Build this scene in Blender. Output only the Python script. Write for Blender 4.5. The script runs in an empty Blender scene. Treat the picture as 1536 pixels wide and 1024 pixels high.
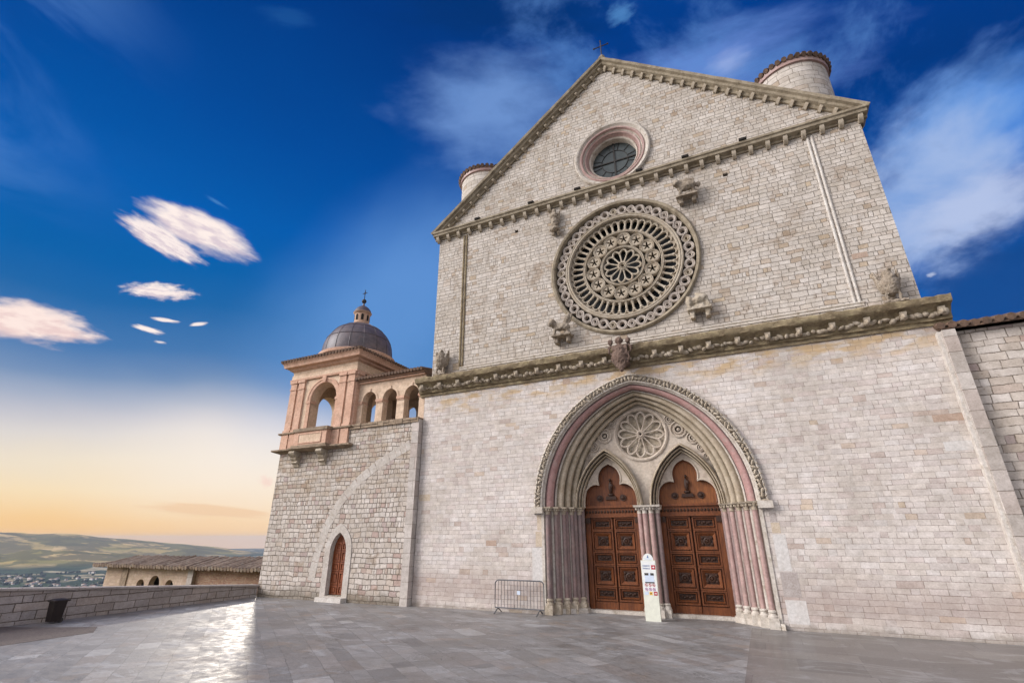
import bpy, math, random
from mathutils import Vector, Matrix
from mathutils.geometry import tessellate_polygon
from mathutils import noise as mnoise

random.seed(7)
SC = bpy.context.scene
COL = SC.collection
PI = math.pi


def lin(r, g, b):
    f = lambda c: ((c / 255) / 12.92) if c / 255 <= 0.04045 else ((c / 255 + 0.055) / 1.055) ** 2.4
    return (f(r), f(g), f(b), 1.0)


# ------------------------------------------------------------------ camera
CAMP = Vector((3.49486, -18.02009, 2.5))
YAW, PITCH, ROLL, FPX = -0.443521, 0.379522, -0.002882, 735.857
cd = bpy.data.cameras.new('camera')
cam = bpy.data.objects.new('camera', cd)
COL.objects.link(cam)
fw = Vector((math.sin(YAW) * math.cos(PITCH), math.cos(YAW) * math.cos(PITCH), math.sin(PITCH)))
rt = Vector((math.cos(YAW), -math.sin(YAW), 0))
up = rt.cross(fw)
r2 = math.cos(ROLL) * rt + math.sin(ROLL) * up
u2 = -math.sin(ROLL) * rt + math.cos(ROLL) * up
cam.matrix_world = Matrix(((r2.x, u2.x, -fw.x, CAMP.x), (r2.y, u2.y, -fw.y, CAMP.y), (r2.z, u2.z, -fw.z, CAMP.z), (0, 0, 0, 1)))
cd.sensor_width = 36
cd.lens = FPX / 1536 * 36
cd.clip_start = 0.1
cd.clip_end = 60000
SC.camera = cam

# ------------------------------------------------------------------ view
SC.view_settings.view_transform = 'Standard'
SC.view_settings.look = 'None'
SC.view_settings.exposure = 0.0
SC.view_settings.gamma = 1.0
SC.cycles.max_bounces = 4
SC.cycles.diffuse_bounces = 2
SC.cycles.glossy_bounces = 2
SC.cycles.volume_bounces = 0


# ------------------------------------------------------------------ node helper
class NT:
    def __init__(s, tree):
        s.t = tree
        s.N = tree.nodes
        s.L = tree.links

    def n(s, typ, **kw):
        nd = s.N.new(typ)
        for k, v in kw.items():
            setattr(nd, k, v)
        return nd

    def put(s, sock, v):
        if hasattr(v, 'links'):
            s.L.new(v, sock)
        elif v is not None:
            if sock.type == 'RGBA' and not hasattr(v, '__len__'):
                v = (v, v, v, 1)
            sock.default_value = v

    def m(s, op, a, b=None, c=None, clamp=False):
        nd = s.n('ShaderNodeMath', operation=op, use_clamp=clamp)
        s.put(nd.inputs[0], a)
        if b is not None: s.put(nd.inputs[1], b)
        if c is not None: s.put(nd.inputs[2], c)
        return nd.outputs[0]

    def vm(s, op, a, b=None, scale=None):
        nd = s.n('ShaderNodeVectorMath', operation=op)
        s.put(nd.inputs[0], a)
        if b is not None: s.put(nd.inputs[1], b)
        if scale is not None: s.put(nd.inputs['Scale'], scale)
        return nd.outputs['Value'] if op in ('DOT_PRODUCT', 'LENGTH') else nd.outputs[0]

    def comb(s, x, y, z=0.0):
        nd = s.n('ShaderNodeCombineXYZ')
        for i, v in enumerate((x, y, z)): s.put(nd.inputs[i], v)
        return nd.outputs[0]

    def sep(s, v):
        nd = s.n('ShaderNodeSeparateXYZ')
        s.put(nd.inputs[0], v)
        return nd.outputs

    def noise(s, vec, scale, detail=3, rough=0.55, dim='3D', dist=0.0):
        nd = s.n('ShaderNodeTexNoise', noise_dimensions=dim)
        if vec is not None: s.put(nd.inputs['Vector'], vec)
        s.put(nd.inputs['Scale'], scale)
        nd.inputs['Detail'].default_value = detail
        nd.inputs['Roughness'].default_value = rough
        nd.inputs['Distortion'].default_value = dist
        return nd.outputs['Fac']

    def noisec(s, vec, scale, detail=2):
        nd = s.n('ShaderNodeTexNoise')
        s.put(nd.inputs['Vector'], vec)
        nd.inputs['Scale'].default_value = scale
        nd.inputs['Detail'].default_value = detail
        return nd.outputs['Color']

    def wn(s, vec):
        nd = s.n('ShaderNodeTexWhiteNoise', noise_dimensions='3D')
        s.put(nd.inputs['Vector'], vec)
        return nd.outputs['Value'], nd.outputs['Color']

    def mix(s, fac, a, b, blend='MIX'):
        nd = s.n('ShaderNodeMix', data_type='RGBA', blend_type=blend)
        s.put(nd.inputs[0], fac)
        s.put(nd.inputs[6], a)
        s.put(nd.inputs[7], b)
        return nd.outputs[2]

    def ss(s, x, a, b, lo=0.0, hi=1.0):
        nd = s.n('ShaderNodeMapRange', interpolation_type='SMOOTHSTEP')
        s.put(nd.inputs[0], x)
        nd.inputs[1].default_value = a
        nd.inputs[2].default_value = b
        nd.inputs[3].default_value = lo
        nd.inputs[4].default_value = hi
        return nd.outputs[0]

    def ramp(s, fac, stops, interp='LINEAR'):
        nd = s.n('ShaderNodeValToRGB')
        cr = nd.color_ramp
        cr.interpolation = interp
        while len(cr.elements) > 1: cr.elements.remove(cr.elements[-1])
        cr.elements[0].position = stops[0][0]
        cr.elements[0].color = stops[0][1]
        for p_, c_ in stops[1:]:
            e = cr.elements.new(p_)
            e.color = c_
        s.put(nd.inputs[0], fac)
        return nd.outputs[0]

    def uv(s):
        return s.n('ShaderNodeTexCoord').outputs['UV']

    def bump(s, h, strength=0.5, dist=0.02):
        nd = s.n('ShaderNodeBump')
        nd.inputs['Strength'].default_value = strength
        nd.inputs['Distance'].default_value = dist
        s.put(nd.inputs['Height'], h)
        return nd.outputs[0]


# ------------------------------------------------------------------ sky (world, laid out by direction)
W = bpy.data.worlds.new('World')
SC.world = W
W.use_nodes = True
W.node_tree.nodes.clear()
w = NT(W.node_tree)
wo = w.n('ShaderNodeOutputWorld')
bg = w.n('ShaderNodeBackground')
w.L.new(bg.outputs[0], wo.inputs[0])
D = w.vm('NORMALIZE', w.n('ShaderNodeTexCoord').outputs['Generated'])
dx, dy, dz = w.sep(D)
hl = w.m('MAXIMUM', w.m('SQRT', w.m('ADD', w.m('MULTIPLY', dx, dx), w.m('MULTIPLY', dy, dy))), 1e-4)
GLOW = math.radians(-54)
caz = w.m('DIVIDE', w.m('ADD', w.m('MULTIPLY', dx, math.sin(GLOW)), w.m('MULTIPLY', dy, math.cos(GLOW))), hl)
big = w.noise(w.vm('MULTIPLY', D, (1.0, 1.0, 2.2)), 2.3, 3, 0.5)
eff = w.m('ADD', dz, w.m('MULTIPLY', w.m('SUBTRACT', 1.0, caz), 0.22))
eff = w.m('ADD', eff, w.m('MULTIPLY', w.m('SUBTRACT', big, 0.5), 0.10))
sky = w.ramp(eff, [
    (0.0, lin(252, 200, 128)), (0.035, lin(251, 208, 148)), (0.08, lin(249, 225, 186)), (0.115, lin(240, 226, 204)), (0.15, lin(222, 216, 212)),
    (0.18, lin(198, 198, 207)), (0.21, lin(166, 177, 199)), (0.25, lin(122, 149, 187)), (0.30, lin(72, 122, 178)), (0.36, lin(32, 104, 170)),
    (0.42, lin(10, 98, 172)), (0.52, lin(4, 92, 176)), (0.64, lin(2, 76, 158)), (0.80, lin(2, 56, 130)), (1.0, lin(4, 66, 150))])
CL = {
    'w1a': ((-0.7758, 0.4059, 0.4831), (4.2618, 10.7695, -2.2047), (-16.1336, 2.311, -27.8472)),
    'w1b': ((-0.8103, 0.3719, 0.453), (5.6092, 17.2119, -4.0979), (-30.7358, -5.5227, -50.4446)),
    'w2': ((-0.8339, 0.4019, 0.3782), (9.0269, 17.8717, 0.9107), (-18.4669, 20.7512, -62.7742)),
    'w3': ((-0.9099, 0.2944, 0.2923), (4.6623, 13.3848, 1.0343), (-9.0147, 5.015, -33.1118)),
    'w3b': ((-0.9209, 0.262, 0.2888), (5.1042, 14.7988, 2.8499), (-7.4643, 10.0219, -32.8979)),
    'w4': ((-0.8547, 0.4109, 0.3173), (14.5728, 32.3159, -2.5897), (-55.2545, 12.1424, -164.5596)),
    'w5': ((-0.8402, 0.4249, 0.3369), (20.3796, 33.5643, 8.5022), (-61.0597, 49.2045, -214.3513)),
    'w6': ((-0.8167, 0.4654, 0.3412), (32.961, 49.1182, 11.8963), (-21.7057, 104.0844, -193.9471)),
    'w7': ((-0.8503, 0.4313, 0.3015), (46.1919, 77.2932, 19.7077), (-79.652, 48.3763, -293.8062)),
    'wisp': ((-0.746, 0.404, 0.5293), (14.9221, 40.9513, -10.2269), (-141.5856, 2.2282, -201.2406)),
    'pk': ((-0.7766, 0.6231, 0.0925), (49.5006, 59.7884, 12.849), (-14.0577, -4.0572, -90.6948)),
    'gr': ((-0.8226, 0.5671, 0.0422), (5.0743, 7.2324, 1.7132), (-5.9, -2.0177, -87.9096)),
    'hazeC': ((-0.5796, 0.7026, 0.4128), (2.8086, 1.2734, 1.7763), (1.879, 3.9645, -4.1085)),
    'cA': ((-0.3188, 0.6079, 0.7272), (6.5105, 1.745, 1.3956), (-2.7724, 7.742, -7.6867)),
    'cB': ((0.0547, 0.6892, 0.7225), (5.3885, -1.0444, 0.5885), (-0.9182, 12.7796, -12.1196)),
    'cB2': ((0.0764, 0.6826, 0.7268), (23.8057, -5.8828, 3.0223), (5.085, 27.9246, -26.7605)),
    'cC': ((0.3137, 0.8244, 0.4712), (10.6283, -5.1667, 1.9624), (6.0586, 3.4125, -10.0043)),
    'cC2': ((0.3489, 0.763, 0.5442), (13.0926, -6.7442, 1.0613), (7.6361, 7.1546, -14.927)),
    'cC3': ((0.3534, 0.8229, 0.445), (14.1109, -6.3982, 0.6241), (6.2884, 8.5629, -20.8285)),
    'cD': ((-0.0755, 0.5826, 0.8092), (37.798, -6.2988, 8.0627), (8.5953, 44.3079, -31.1)),
    'cD2': ((-0.55, 0.3277, 0.7682), (11.2112, 21.5658, -1.1715), (-27.2153, 36.5777, -35.0903)),
    'cE': ((0.2987, 0.8781, 0.3738), (133.7343, -41.1181, -10.28), (13.9674, 88.4433, -218.8993)),
    'dk1': ((0.2173, 0.6815, 0.6989), (5.5228, -2.197, 0.4254), (1.9724, 10.3938, -10.7485)),
    'dk2': ((0.3657, 0.8691, 0.3331), (11.9143, -4.6184, -1.0319), (1.6631, 4.5594, -13.7213)),
    'dk3': ((-0.2463, 0.5013, 0.8295), (3.9684, 1.9399, 0.006), (-6.8335, 12.6234, -9.658)),
    'glow': ((-0.7838, 0.61, 0.1167), (1.9726, 2.4332, 0.5302), (-0.509, 0.505, -6.0578)),
    'rt': ((0.4075, 0.7462, 0.5265), (12.5162, -7.4915, 0.9294), (5.1283, 6.6123, -13.3405)),
}


def cloud(base, key, col, alpha=1.0, soft=(0.0, 0.35), nz=0.5, ns=(1.2, 2.2), detail=5, size=1.0, seed=0.0, puff=None):
    d0, f1, f2 = CL[key]
    den = w.m('MAXIMUM', w.vm('DOT_PRODUCT', D, d0), 0.05)
    u = w.m('DIVIDE', w.vm('DOT_PRODUCT', D, f1), den)
    v = w.m('DIVIDE', w.vm('DOT_PRODUCT', D, f2), den)
    q = w.noise(w.comb(w.m('MULTIPLY', u, ns[0]), w.m('MULTIPLY', v, ns[1]), seed), 1.0, detail, 0.55)
    rad = w.m('SQRT', w.m('ADD', w.m('MULTIPLY', u, u), w.m('MULTIPLY', v, v)))
    val = w.m('ADD', w.m('SUBTRACT', size, rad), w.m('MULTIPLY', w.m('SUBTRACT', q, 0.5), nz * 2))
    mk = w.m('MULTIPLY', w.ss(val, soft[0], soft[1]), alpha)
    front = w.m('GREATER_THAN', w.vm('DOT_PRODUCT', D, d0), 0.2)
    if puff:
        q2 = w.noise(w.comb(w.m('MULTIPLY', u, 2.2), w.m('MULTIPLY', v, 2.6), seed + 9.0), 1.0, 4, 0.6)
        col = w.mix(w.ss(w.m('ADD', q2, w.m('MULTIPLY', v, 0.12)), 0.40, 0.66), col, puff)
    return w.mix(w.m('MULTIPLY', mk, front), base, col)


sky = cloud(sky, 'hazeC', lin(110, 160, 222), 0.7, (0.0, 1.4), 0.25, (1, 1), 3, 1.6)
sky = cloud(sky, 'glow', lin(255, 246, 240), 0.55, (0.0, 1.0), 0.15, (1, 1), 2, 1.05)
sky = cloud(sky, 'dk3', lin(4, 48, 108), 0.7, (0.0, 0.9), 0.4, (1.5, 1.5), 4, 1.2, 3)
sky = cloud(sky, 'cA', lin(110, 148, 208), 0.95, (0.0, 1.4), 0.7, (1.4, 1.6), 6, 1.5, 5)
sky = cloud(sky, 'cB', lin(100, 136, 208), 0.95, (0.0, 1.2), 0.7, (1.6, 1.4), 6, 1.5, 7)
sky = cloud(sky, 'cB2', lin(168, 184, 230), 0.65, (0.0, 1.1), 0.6, (1.2, 1.6), 5, 1.1, 8)
sky = cloud(sky, 'rt', lin(16, 114, 214), 0.9, (0.0, 1.2), 0.4, (1.0, 1.2), 4, 1.6, 2)
sky = cloud(sky, 'cC2', lin(112, 158, 224), 0.9, (0.0, 1.4), 0.75, (1.4, 1.8), 6, 1.9, 11)
sky = cloud(sky, 'cC', lin(160, 184, 228), 0.95, (0.0, 1.1), 0.75, (1.4, 1.8), 6, 1.7, 12)
sky = cloud(sky, 'cC3', lin(184, 198, 232), 0.8, (0.0, 1.2), 0.8, (1.5, 2.2), 6, 1.6, 14)
sky = cloud(sky, 'dk1', lin(4, 58, 136), 0.85, (0.0, 1.1), 0.65, (1.3, 1.6), 5, 1.05, 15)
sky = cloud(sky, 'dk2', lin(22, 76, 146), 0.95, (0.0, 0.9), 0.75, (1.5, 2.2), 6, 1.5, 17)
sky = cloud(sky, 'cD', lin(90, 150, 210), 0.6, (0.0, 0.9), 0.7, (1.2, 1.5), 4, 1.1, 19)
sky = cloud(sky, 'cD2', lin(40, 100, 165), 0.35, (0.0, 0.9), 0.7, (1.2, 1.5), 4, 1.1, 21)
sky = cloud(sky, 'cE', lin(205, 215, 238), 0.6, (0.0, 0.9), 0.6, (1.2, 1.5), 4, 1.1, 23)
hi = w.m('MULTIPLY', w.ss(dz, 0.28, 0.45), w.ss(caz, 0.985, 0.86))
tq = w.noise(w.vm('MULTIPLY', w.vm('ADD', D, w.vm('SCALE', D, scale=0.0)), (4.2, 2.6, 5.5)), 1.0, 6, 0.6, dist=0.5)
sky = w.mix(w.m('MULTIPLY', w.m('MULTIPLY', w.ss(tq, 0.50, 0.72), hi), 0.55), sky, lin(96, 146, 214))
sky = w.mix(w.m('MULTIPLY', w.m('MULTIPLY', w.ss(tq, 0.48, 0.30), hi), 0.65), sky, lin(4, 54, 122))
WH = lin(255, 240, 234)
sky = cloud(sky, 'w1a', WH, 1.0, (0.0, 0.6), 0.5, (1.5, 1.7), 4, 1.16, 31, lin(222, 206, 214))
sky = cloud(sky, 'w1b', lin(252, 238, 234), 1.0, (0.0, 0.6), 0.55, (1.6, 1.8), 4, 1.32, 33, lin(222, 206, 214))
sky = cloud(sky, 'w2', WH, 1.0, (0.0, 0.7), 0.75, (2.6, 1.6), 4, 1.12, 35, lin(222, 206, 214))
sky = cloud(sky, 'w3b', lin(252, 226, 216), 1.0, (0.0, 0.7), 0.5, (1.4, 2.0), 4, 1.1, 36, lin(236, 206, 204))
sky = cloud(sky, 'w3', lin(255, 234, 226), 1.0, (0.0, 0.7), 0.7, (1.6, 1.8), 4, 1.14, 37, lin(238, 210, 206))
sky = cloud(sky, 'w4', WH, 1.0, (0.0, 0.6), 0.45, (1.6, 2.0), 4, 0.95, 39)
sky = cloud(sky, 'w5', WH, 0.95, (0.0, 0.6), 0.4, (1.6, 2.0), 4, 0.95, 41)
sky = cloud(sky, 'w6', WH, 0.95, (0.0, 0.6), 0.35, (1.6, 2.0), 4, 0.95, 43)
sky = cloud(sky, 'w7', WH, 0.7, (0.0, 0.8), 0.5, (1.6, 2.0), 4, 0.95, 45)
sky = cloud(sky, 'wisp', lin(90, 150, 205), 0.5, (0.0, 0.8), 0.5, (1.6, 2.0), 4, 1.0, 47)
sky = cloud(sky, 'gr', lin(243, 205, 165), 0.75, (0.0, 0.5), 0.35, (1.6, 2.0), 4, 1.0, 49)
sky = cloud(sky, 'pk', lin(247, 212, 200), 0.6, (0.0, 1.0), 0.8, (2.2, 2.2), 5, 1.2, 51)
# the half of the sky behind the photographer: unseen, brightened to light the front
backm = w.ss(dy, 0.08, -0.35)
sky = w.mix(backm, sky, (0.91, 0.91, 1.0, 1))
# added bright lobe of sky, upper left out of picture, to light the front
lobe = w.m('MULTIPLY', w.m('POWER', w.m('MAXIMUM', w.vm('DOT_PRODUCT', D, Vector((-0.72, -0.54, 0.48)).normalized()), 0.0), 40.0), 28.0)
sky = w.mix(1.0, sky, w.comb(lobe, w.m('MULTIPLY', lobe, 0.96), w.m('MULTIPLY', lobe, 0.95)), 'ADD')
low = w.ss(dz, -0.05, -0.2)
sky = w.mix(low, sky, lin(214, 190, 160))
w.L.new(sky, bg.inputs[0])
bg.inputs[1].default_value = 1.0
W.cycles.sampling_method = 'MANUAL'
W.cycles.sample_map_resolution = 512

# ------------------------------------------------------------------ sun: low behind the bell tower
sd = bpy.data.lights.new('sun', 'SUN')
sd.energy = 1.05
sd.angle = math.radians(2.5)
sd.color = (1.0, 0.90, 0.78)
sun = bpy.data.objects.new('sun', sd)
COL.objects.link(sun)
SAZ, SEL = math.radians(-50.1), math.radians(14)
sv = Vector((math.sin(SAZ) * math.cos(SEL), math.cos(SAZ) * math.cos(SEL), math.sin(SEL)))
sun.rotation_euler = sv.to_track_quat('Z', 'Y').to_euler()
sun.location = sv * 60


# ------------------------------------------------------------------ materials
def newmat(name):
    m = bpy.data.materials.new(name)
    m.use_nodes = True
    nt = NT(m.node_tree)
    b = m.node_tree.nodes['Principled BSDF']
    return m, nt, b


def masonry(name, h, wd, stops, joint=(0.10, 0.075, 0.05, 1), jw=0.012, jstr=0.9, warp=0.02, rough=0.85, bump=0.6,
            ochre=None, grime=None, vrow=0.45, patch=0.0, rot=0.0, spec=0.3, roughvar=None, jlow=0.35, pits=0.5, jb=0.6, ib=0.35, coat=None, streak=0.0, marble=0.0):
    m, g, b = newmat(name)
    uv = g.uv()
    if rot:
        mp = g.n('ShaderNodeMapping')
        mp.inputs['Rotation'].default_value = (0, 0, rot)
        g.put(mp.inputs[0], uv)
        uvr = mp.outputs[0]
    else:
        uvr = uv
    wob = g.vm('ADD', g.vm('SCALE', g.vm('SUBTRACT', g.noisec(uvr, 1.3, 2), (0.5, 0.5, 0.5)), scale=warp * 2.6), g.vm('SCALE', g.vm('SUBTRACT', g.noisec(uvr, 7.0, 2), (0.5, 0.5, 0.5)), scale=warp * 0.9))
    uvw = g.vm('ADD', uvr, wob)
    u, v, _ = g.sep(uvw)
    vv = g.m('DIVIDE', v, h)
    vv = g.m('ADD', vv, g.m('MULTIPLY', g.noise(g.comb(g.m('MULTIPLY', vv, 0.61), 0.0, 3.0), 1.0, 0, 0.5), vrow * 2))
    row = g.m('FLOOR', vv)
    fv = g.m('FRACT', vv)
    r1, rc = g.wn(g.comb(row, 3.7, 1.1))
    wf = g.m('MULTIPLY', g.m('ADD', g.m('MULTIPLY', r1, 0.7), 0.65), wd)
    uu = g.m('ADD', g.m('DIVIDE', u, wf), g.m('MULTIPLY', r1, 37.3))
    uu = g.m('ADD', uu, g.m('MULTIPLY', g.noise(g.comb(g.m('MULTIPLY', uu, 0.7), row, 0.0), 1.0, 0), 0.8))
    c1 = g.m('FLOOR', uu)
    f1 = g.m('FRACT', uu)
    s1, _ = g.wn(g.comb(c1, row, 8.2))
    mul = g.m('ADD', 1.0, g.m('LESS_THAN', s1, 0.16))
    fm = g.m('MULTIPLY', f1, mul)
    sub = g.m('FLOOR', fm)
    fu = g.m('FRACT', fm)
    idv, idc = g.wn(g.comb(g.m('ADD', g.m('MULTIPLY', c1, 2.0), sub), row, 0.5))
    i1, i2, i3 = g.sep(idc)
    wi = g.m('DIVIDE', wf, mul)
    du = g.m('MULTIPLY', g.m('MINIMUM', fu, g.m('SUBTRACT', 1.0, fu)), wi)
    dv = g.m('MULTIPLY', g.m('MINIMUM', fv, g.m('SUBTRACT', 1.0, fv)), h)
    fine = g.noise(uv, 22.0, 4, 0.65)
    mid = g.noise(uv, 4.5, 4, 0.6)
    lowf = g.noise(uv, 0.45, 4, 0.6)
    d = g.m('MINIMUM', du, dv)
    d = g.m('ADD', d, g.m('MULTIPLY', g.m('SUBTRACT', fine, 0.5), jw * 1.4))
    inner = g.ss(d, jw * 0.25, jw * 1.3)      # 0 in the joint, 1 on the block
    col = g.ramp(i1, stops)
    # light and dark within a block, stains of weather
    col = g.mix(1.0, col, g.ramp(mid, [(0.25, (0.78, 0.76, 0.73, 1)), (0.75, (1.14, 1.13, 1.12, 1))]), 'MULTIPLY')
    col = g.mix(1.0, col, g.ramp(lowf, [(0.28, (0.80, 0.77, 0.73, 1)), (0.70, (1.10, 1.09, 1.09, 1))]), 'MULTIPLY')
    col = g.mix(1.0, col, g.ramp(fine, [(0.3, (0.84, 0.83, 0.82, 1)), (0.7, (1.1, 1.1, 1.1, 1))]), 'MULTIPLY')
    if pits:
        pit = g.ss(g.noise(uv, 11.0, 2, 0.5), 0.66, 0.74)
        col = g.mix(g.m('MULTIPLY', pit, pits), col, (0.17, 0.13, 0.095, 1))
    if patch:
        pm = g.ss(g.noise(g.vm('ADD', uv, (31.0, 7.0, 0)), 0.9, 5, 0.65), 0.56, 0.66)
        col = g.mix(g.m('MULTIPLY', pm, patch), col, (0.26, 0.18, 0.115, 1))
    if marble:
        mq = g.noise(g.vm('MULTIPLY', uv, (0.55, 1.25, 1.0)), 1.1, 7, 0.68, dist=1.6)
        col = g.mix(g.m('MULTIPLY', g.ss(mq, 0.53, 0.68), 0.55 * marble), col, (0.37, 0.37, 0.375, 1))
        col = g.mix(g.m('MULTIPLY', g.ss(mq, 0.46, 0.33), 0.5 * marble), col, (0.13, 0.12, 0.118, 1))
        vq = g.noise(uv, 0.8, 6, 0.7, dist=2.2)
        vein = g.ss(g.m('ABSOLUTE', g.m('SUBTRACT', vq, 0.5)), 0.012, 0.002)
        vein = g.m('MULTIPLY', vein, g.ss(g.noise(g.vm('ADD', uv, (3.0, 17.0, 0)), 0.7, 3), 0.50, 0.62))
        col = g.mix(g.m('MULTIPLY', vein, 0.75 * marble), col, (0.06, 0.055, 0.05, 1))
    if streak:
        sn = g.noise(g.vm('ADD', g.vm('MULTIPLY', uv, (2.6, 0.22, 1.0)), g.vm('SCALE', wob, scale=1.5)), 1.0, 5, 0.65)
        sn2 = g.noise(g.vm('ADD', uv, (13.0, 3.0, 0.0)), 0.35, 3, 0.6)
        sm_ = g.m('MULTIPLY', g.m('MULTIPLY', g.ss(sn, 0.52, 0.70), g.ss(sn2, 0.40, 0.62)), streak)
        col = g.mix(sm_, col, (0.30, 0.25, 0.20, 1))
    if ochre:
        z0, z1, oc, am = ochre
        uvs = g.sep(uv)
        zz = g.m('ADD', uvs[1], g.m('MULTIPLY', g.m('SUBTRACT', g.noise(uv, 0.9, 4, 0.65), 0.5), 1.5))
        om = g.m('MULTIPLY', g.ss(zz, z0, z1), am)
        om = g.m('MULTIPLY', om, g.ss(g.noise(g.vm('MULTIPLY', uv, (0.8, 2.0, 1)), 1.3, 4), 0.44, 0.60))
        col = g.mix(om, col, oc)
    if grime:
        zc, zw, gc, am = grime
        uvs = g.sep(uv)
        zz = g.m('ADD', uvs[1], g.m('MULTIPLY', g.m('SUBTRACT', g.noise(uv, 0.8, 4, 0.65), 0.5), 1.2))
        gm = g.m('MULTIPLY', g.ss(g.m('ABSOLUTE', g.m('SUBTRACT', zz, zc)), zw, 0.0), am)
        col = g.mix(gm, col, gc)
        zf = g.m('ADD', uvs[1], g.m('MULTIPLY', g.m('SUBTRACT', g.noise(uv, 2.5, 4, 0.65), 0.5), 0.5))
        col = g.mix(g.m('MULTIPLY', g.ss(zf, 0.22, 0.0), 0.55), col, (0.17, 0.14, 0.105, 1))
    jn = g.noise(g.vm('ADD', uv, (5.0, 9.0, 0.0)), 3.2, 3, 0.6)
    jm = g.m('MULTIPLY', g.m('SUBTRACT', 1.0, inner), g.m('MULTIPLY', jstr, g.ss(g.m('ADD', g.m('MULTIPLY', jn, 0.6), g.m('MULTIPLY', lowf, 0.4)), jlow, jlow + 0.20)))
    bv = g.m('ADD', g.m('MULTIPLY', i3, 0.14), 0.93)
    col = g.mix(1.0, col, g.comb(bv, bv, bv), 'MULTIPLY')
    col = g.mix(jm, col, joint)
    g.L.new(col, b.inputs['Base Color'])
    hgt = g.m('ADD', g.m('MULTIPLY', inner, jb), g.m('ADD', g.m('MULTIPLY', i2, ib), g.m('MULTIPLY', g.m('ADD', fine, mid), 0.45)))
    g.L.new(g.bump(hgt, bump, 0.03), b.inputs['Normal'])
    if roughvar:
        g.L.new(g.ss(g.m('ADD', g.m('MULTIPLY', g.m('ADD', g.m('MULTIPLY', mid, 0.6), g.m('MULTIPLY', lowf, 0.4)), 0.92), g.m('MULTIPLY', i3, 0.08)), 0.3, 0.72, roughvar[0], roughvar[1]), b.inputs['Roughness'])
    else:
        b.inputs['Roughness'].default_value = rough
    b.inputs['Specular IOR Level'].default_value = spec
    if coat:
        b.inputs['Coat Weight'].default_value = coat[0]
        b.inputs['Coat Roughness'].default_value = coat[1]
    return m


def stone(name, c1, c2, scale=5.0, bump=0.4, rough=0.8, dark=None, darkamt=0.6, dth=(0.5, 0.68), spec=0.3):
    m, g, b = newmat(name)
    oc = g.n('ShaderNodeTexCoord').outputs['Object']
    n1 = g.noise(oc, scale, 5, 0.65)
    n2 = g.noise(oc, scale * 6, 3, 0.6)
    col = g.mix(g.ss(n1, 0.3, 0.7), c1, c2)
    col = g.mix(1.0, col, g.ramp(n2, [(0.3, (0.82, 0.82, 0.8, 1)), (0.7, (1.12, 1.12, 1.12, 1))]), 'MULTIPLY')
    if dark:
        n3 = g.noise(oc, scale * 1.7, 5, 0.7)
        col = g.mix(g.m('MULTIPLY', g.ss(n3, dth[0], dth[1]), darkamt), col, dark)
    g.L.new(col, b.inputs['Base Color'])
    g.L.new(g.bump(g.m('ADD', n1, g.m('MULTIPLY', n2, 0.5)), bump, 0.03), b.inputs['Normal'])
    b.inputs['Roughness'].default_value = rough
    b.inputs['Specular IOR Level'].default_value = spec
    return m


def C(r, g_, b_): return (r, g_, b_, 1)


M = {}
PALE = [(0.0, C(0.575, 0.525, 0.485)), (0.22, C(0.615, 0.575, 0.545)), (0.45, C(0.59, 0.545, 0.505)), (0.62, C(0.62, 0.59, 0.57)),
        (0.84, C(0.585, 0.535, 0.51)), (0.94, C(0.555, 0.495, 0.47)), (0.98, C(0.50, 0.425, 0.385)), (1.0, C(0.56, 0.47, 0.37))]
UPPR = [(0.0, C(0.51, 0.465, 0.41)), (0.25, C(0.575, 0.535, 0.49)), (0.5, C(0.54, 0.495, 0.44)), (0.74, C(0.58, 0.545, 0.505)),
        (0.93, C(0.50, 0.44, 0.38)), (0.98, C(0.44, 0.36, 0.28)), (1.0, C(0.53, 0.44, 0.33))]
TOWR = [(0.0, C(0.49, 0.435, 0.38)), (0.2, C(0.57, 0.525, 0.485)), (0.45, C(0.53, 0.475, 0.42)), (0.65, C(0.60, 0.56, 0.52)),
        (0.84, C(0.50, 0.435, 0.375)), (0.93, C(0.46, 0.35, 0.31)), (1.0, C(0.44, 0.375, 0.36))]
M['lower'] = masonry('ashlar_lower', 0.158, 0.43, PALE, joint=(0.15, 0.11, 0.085, 1), jw=0.0085, jstr=0.66, warp=0.016, bump=0.35,
                     ochre=(7.45, 8.25, C(0.47, 0.32, 0.16), 0.8), grime=(0.75, 0.85, C(0.33, 0.25, 0.215), 0.55), jlow=0.37, pits=0.35, streak=0.30)
M['upper'] = masonry('ashlar_upper', 0.166, 0.32, UPPR, jw=0.0115, jstr=0.66, warp=0.034, bump=0.8, patch=0.5, jlow=0.32, streak=0.45)
M['tower'] = masonry('rubble_tower', 0.20, 0.30, TOWR, jw=0.016, jstr=0.85, warp=0.055, bump=1.0, patch=0.6, streak=0.45, ochre=(3.6, 5.4, C(0.38, 0.29, 0.20), 0.5),
                     grime=(0.1, 0.5, C(0.14, 0.115, 0.08), 0.7), jlow=0.35)
M['wing'] = masonry('ashlar_wing', 0.235, 0.6, TOWR, jw=0.014, jstr=0.9, warp=0.03, bump=0.55, patch=0.2, jlow=0.36)
M['turret'] = masonry('ashlar_turret', 0.26, 0.6, UPPR, jw=0.014, jstr=0.8, warp=0.015, bump=0.5)
M['parapet'] = masonry('parapet_stone', 0.24, 0.62, [(0.0, C(0.40, 0.365, 0.34)), (0.4, C(0.47, 0.43, 0.405)), (0.7, C(0.43, 0.385, 0.355)), (1.0, C(0.48, 0.42, 0.375))],
                       jw=0.014, jstr=0.95, warp=0.02, bump=0.5, patch=0.3, jlow=0.25)
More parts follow.
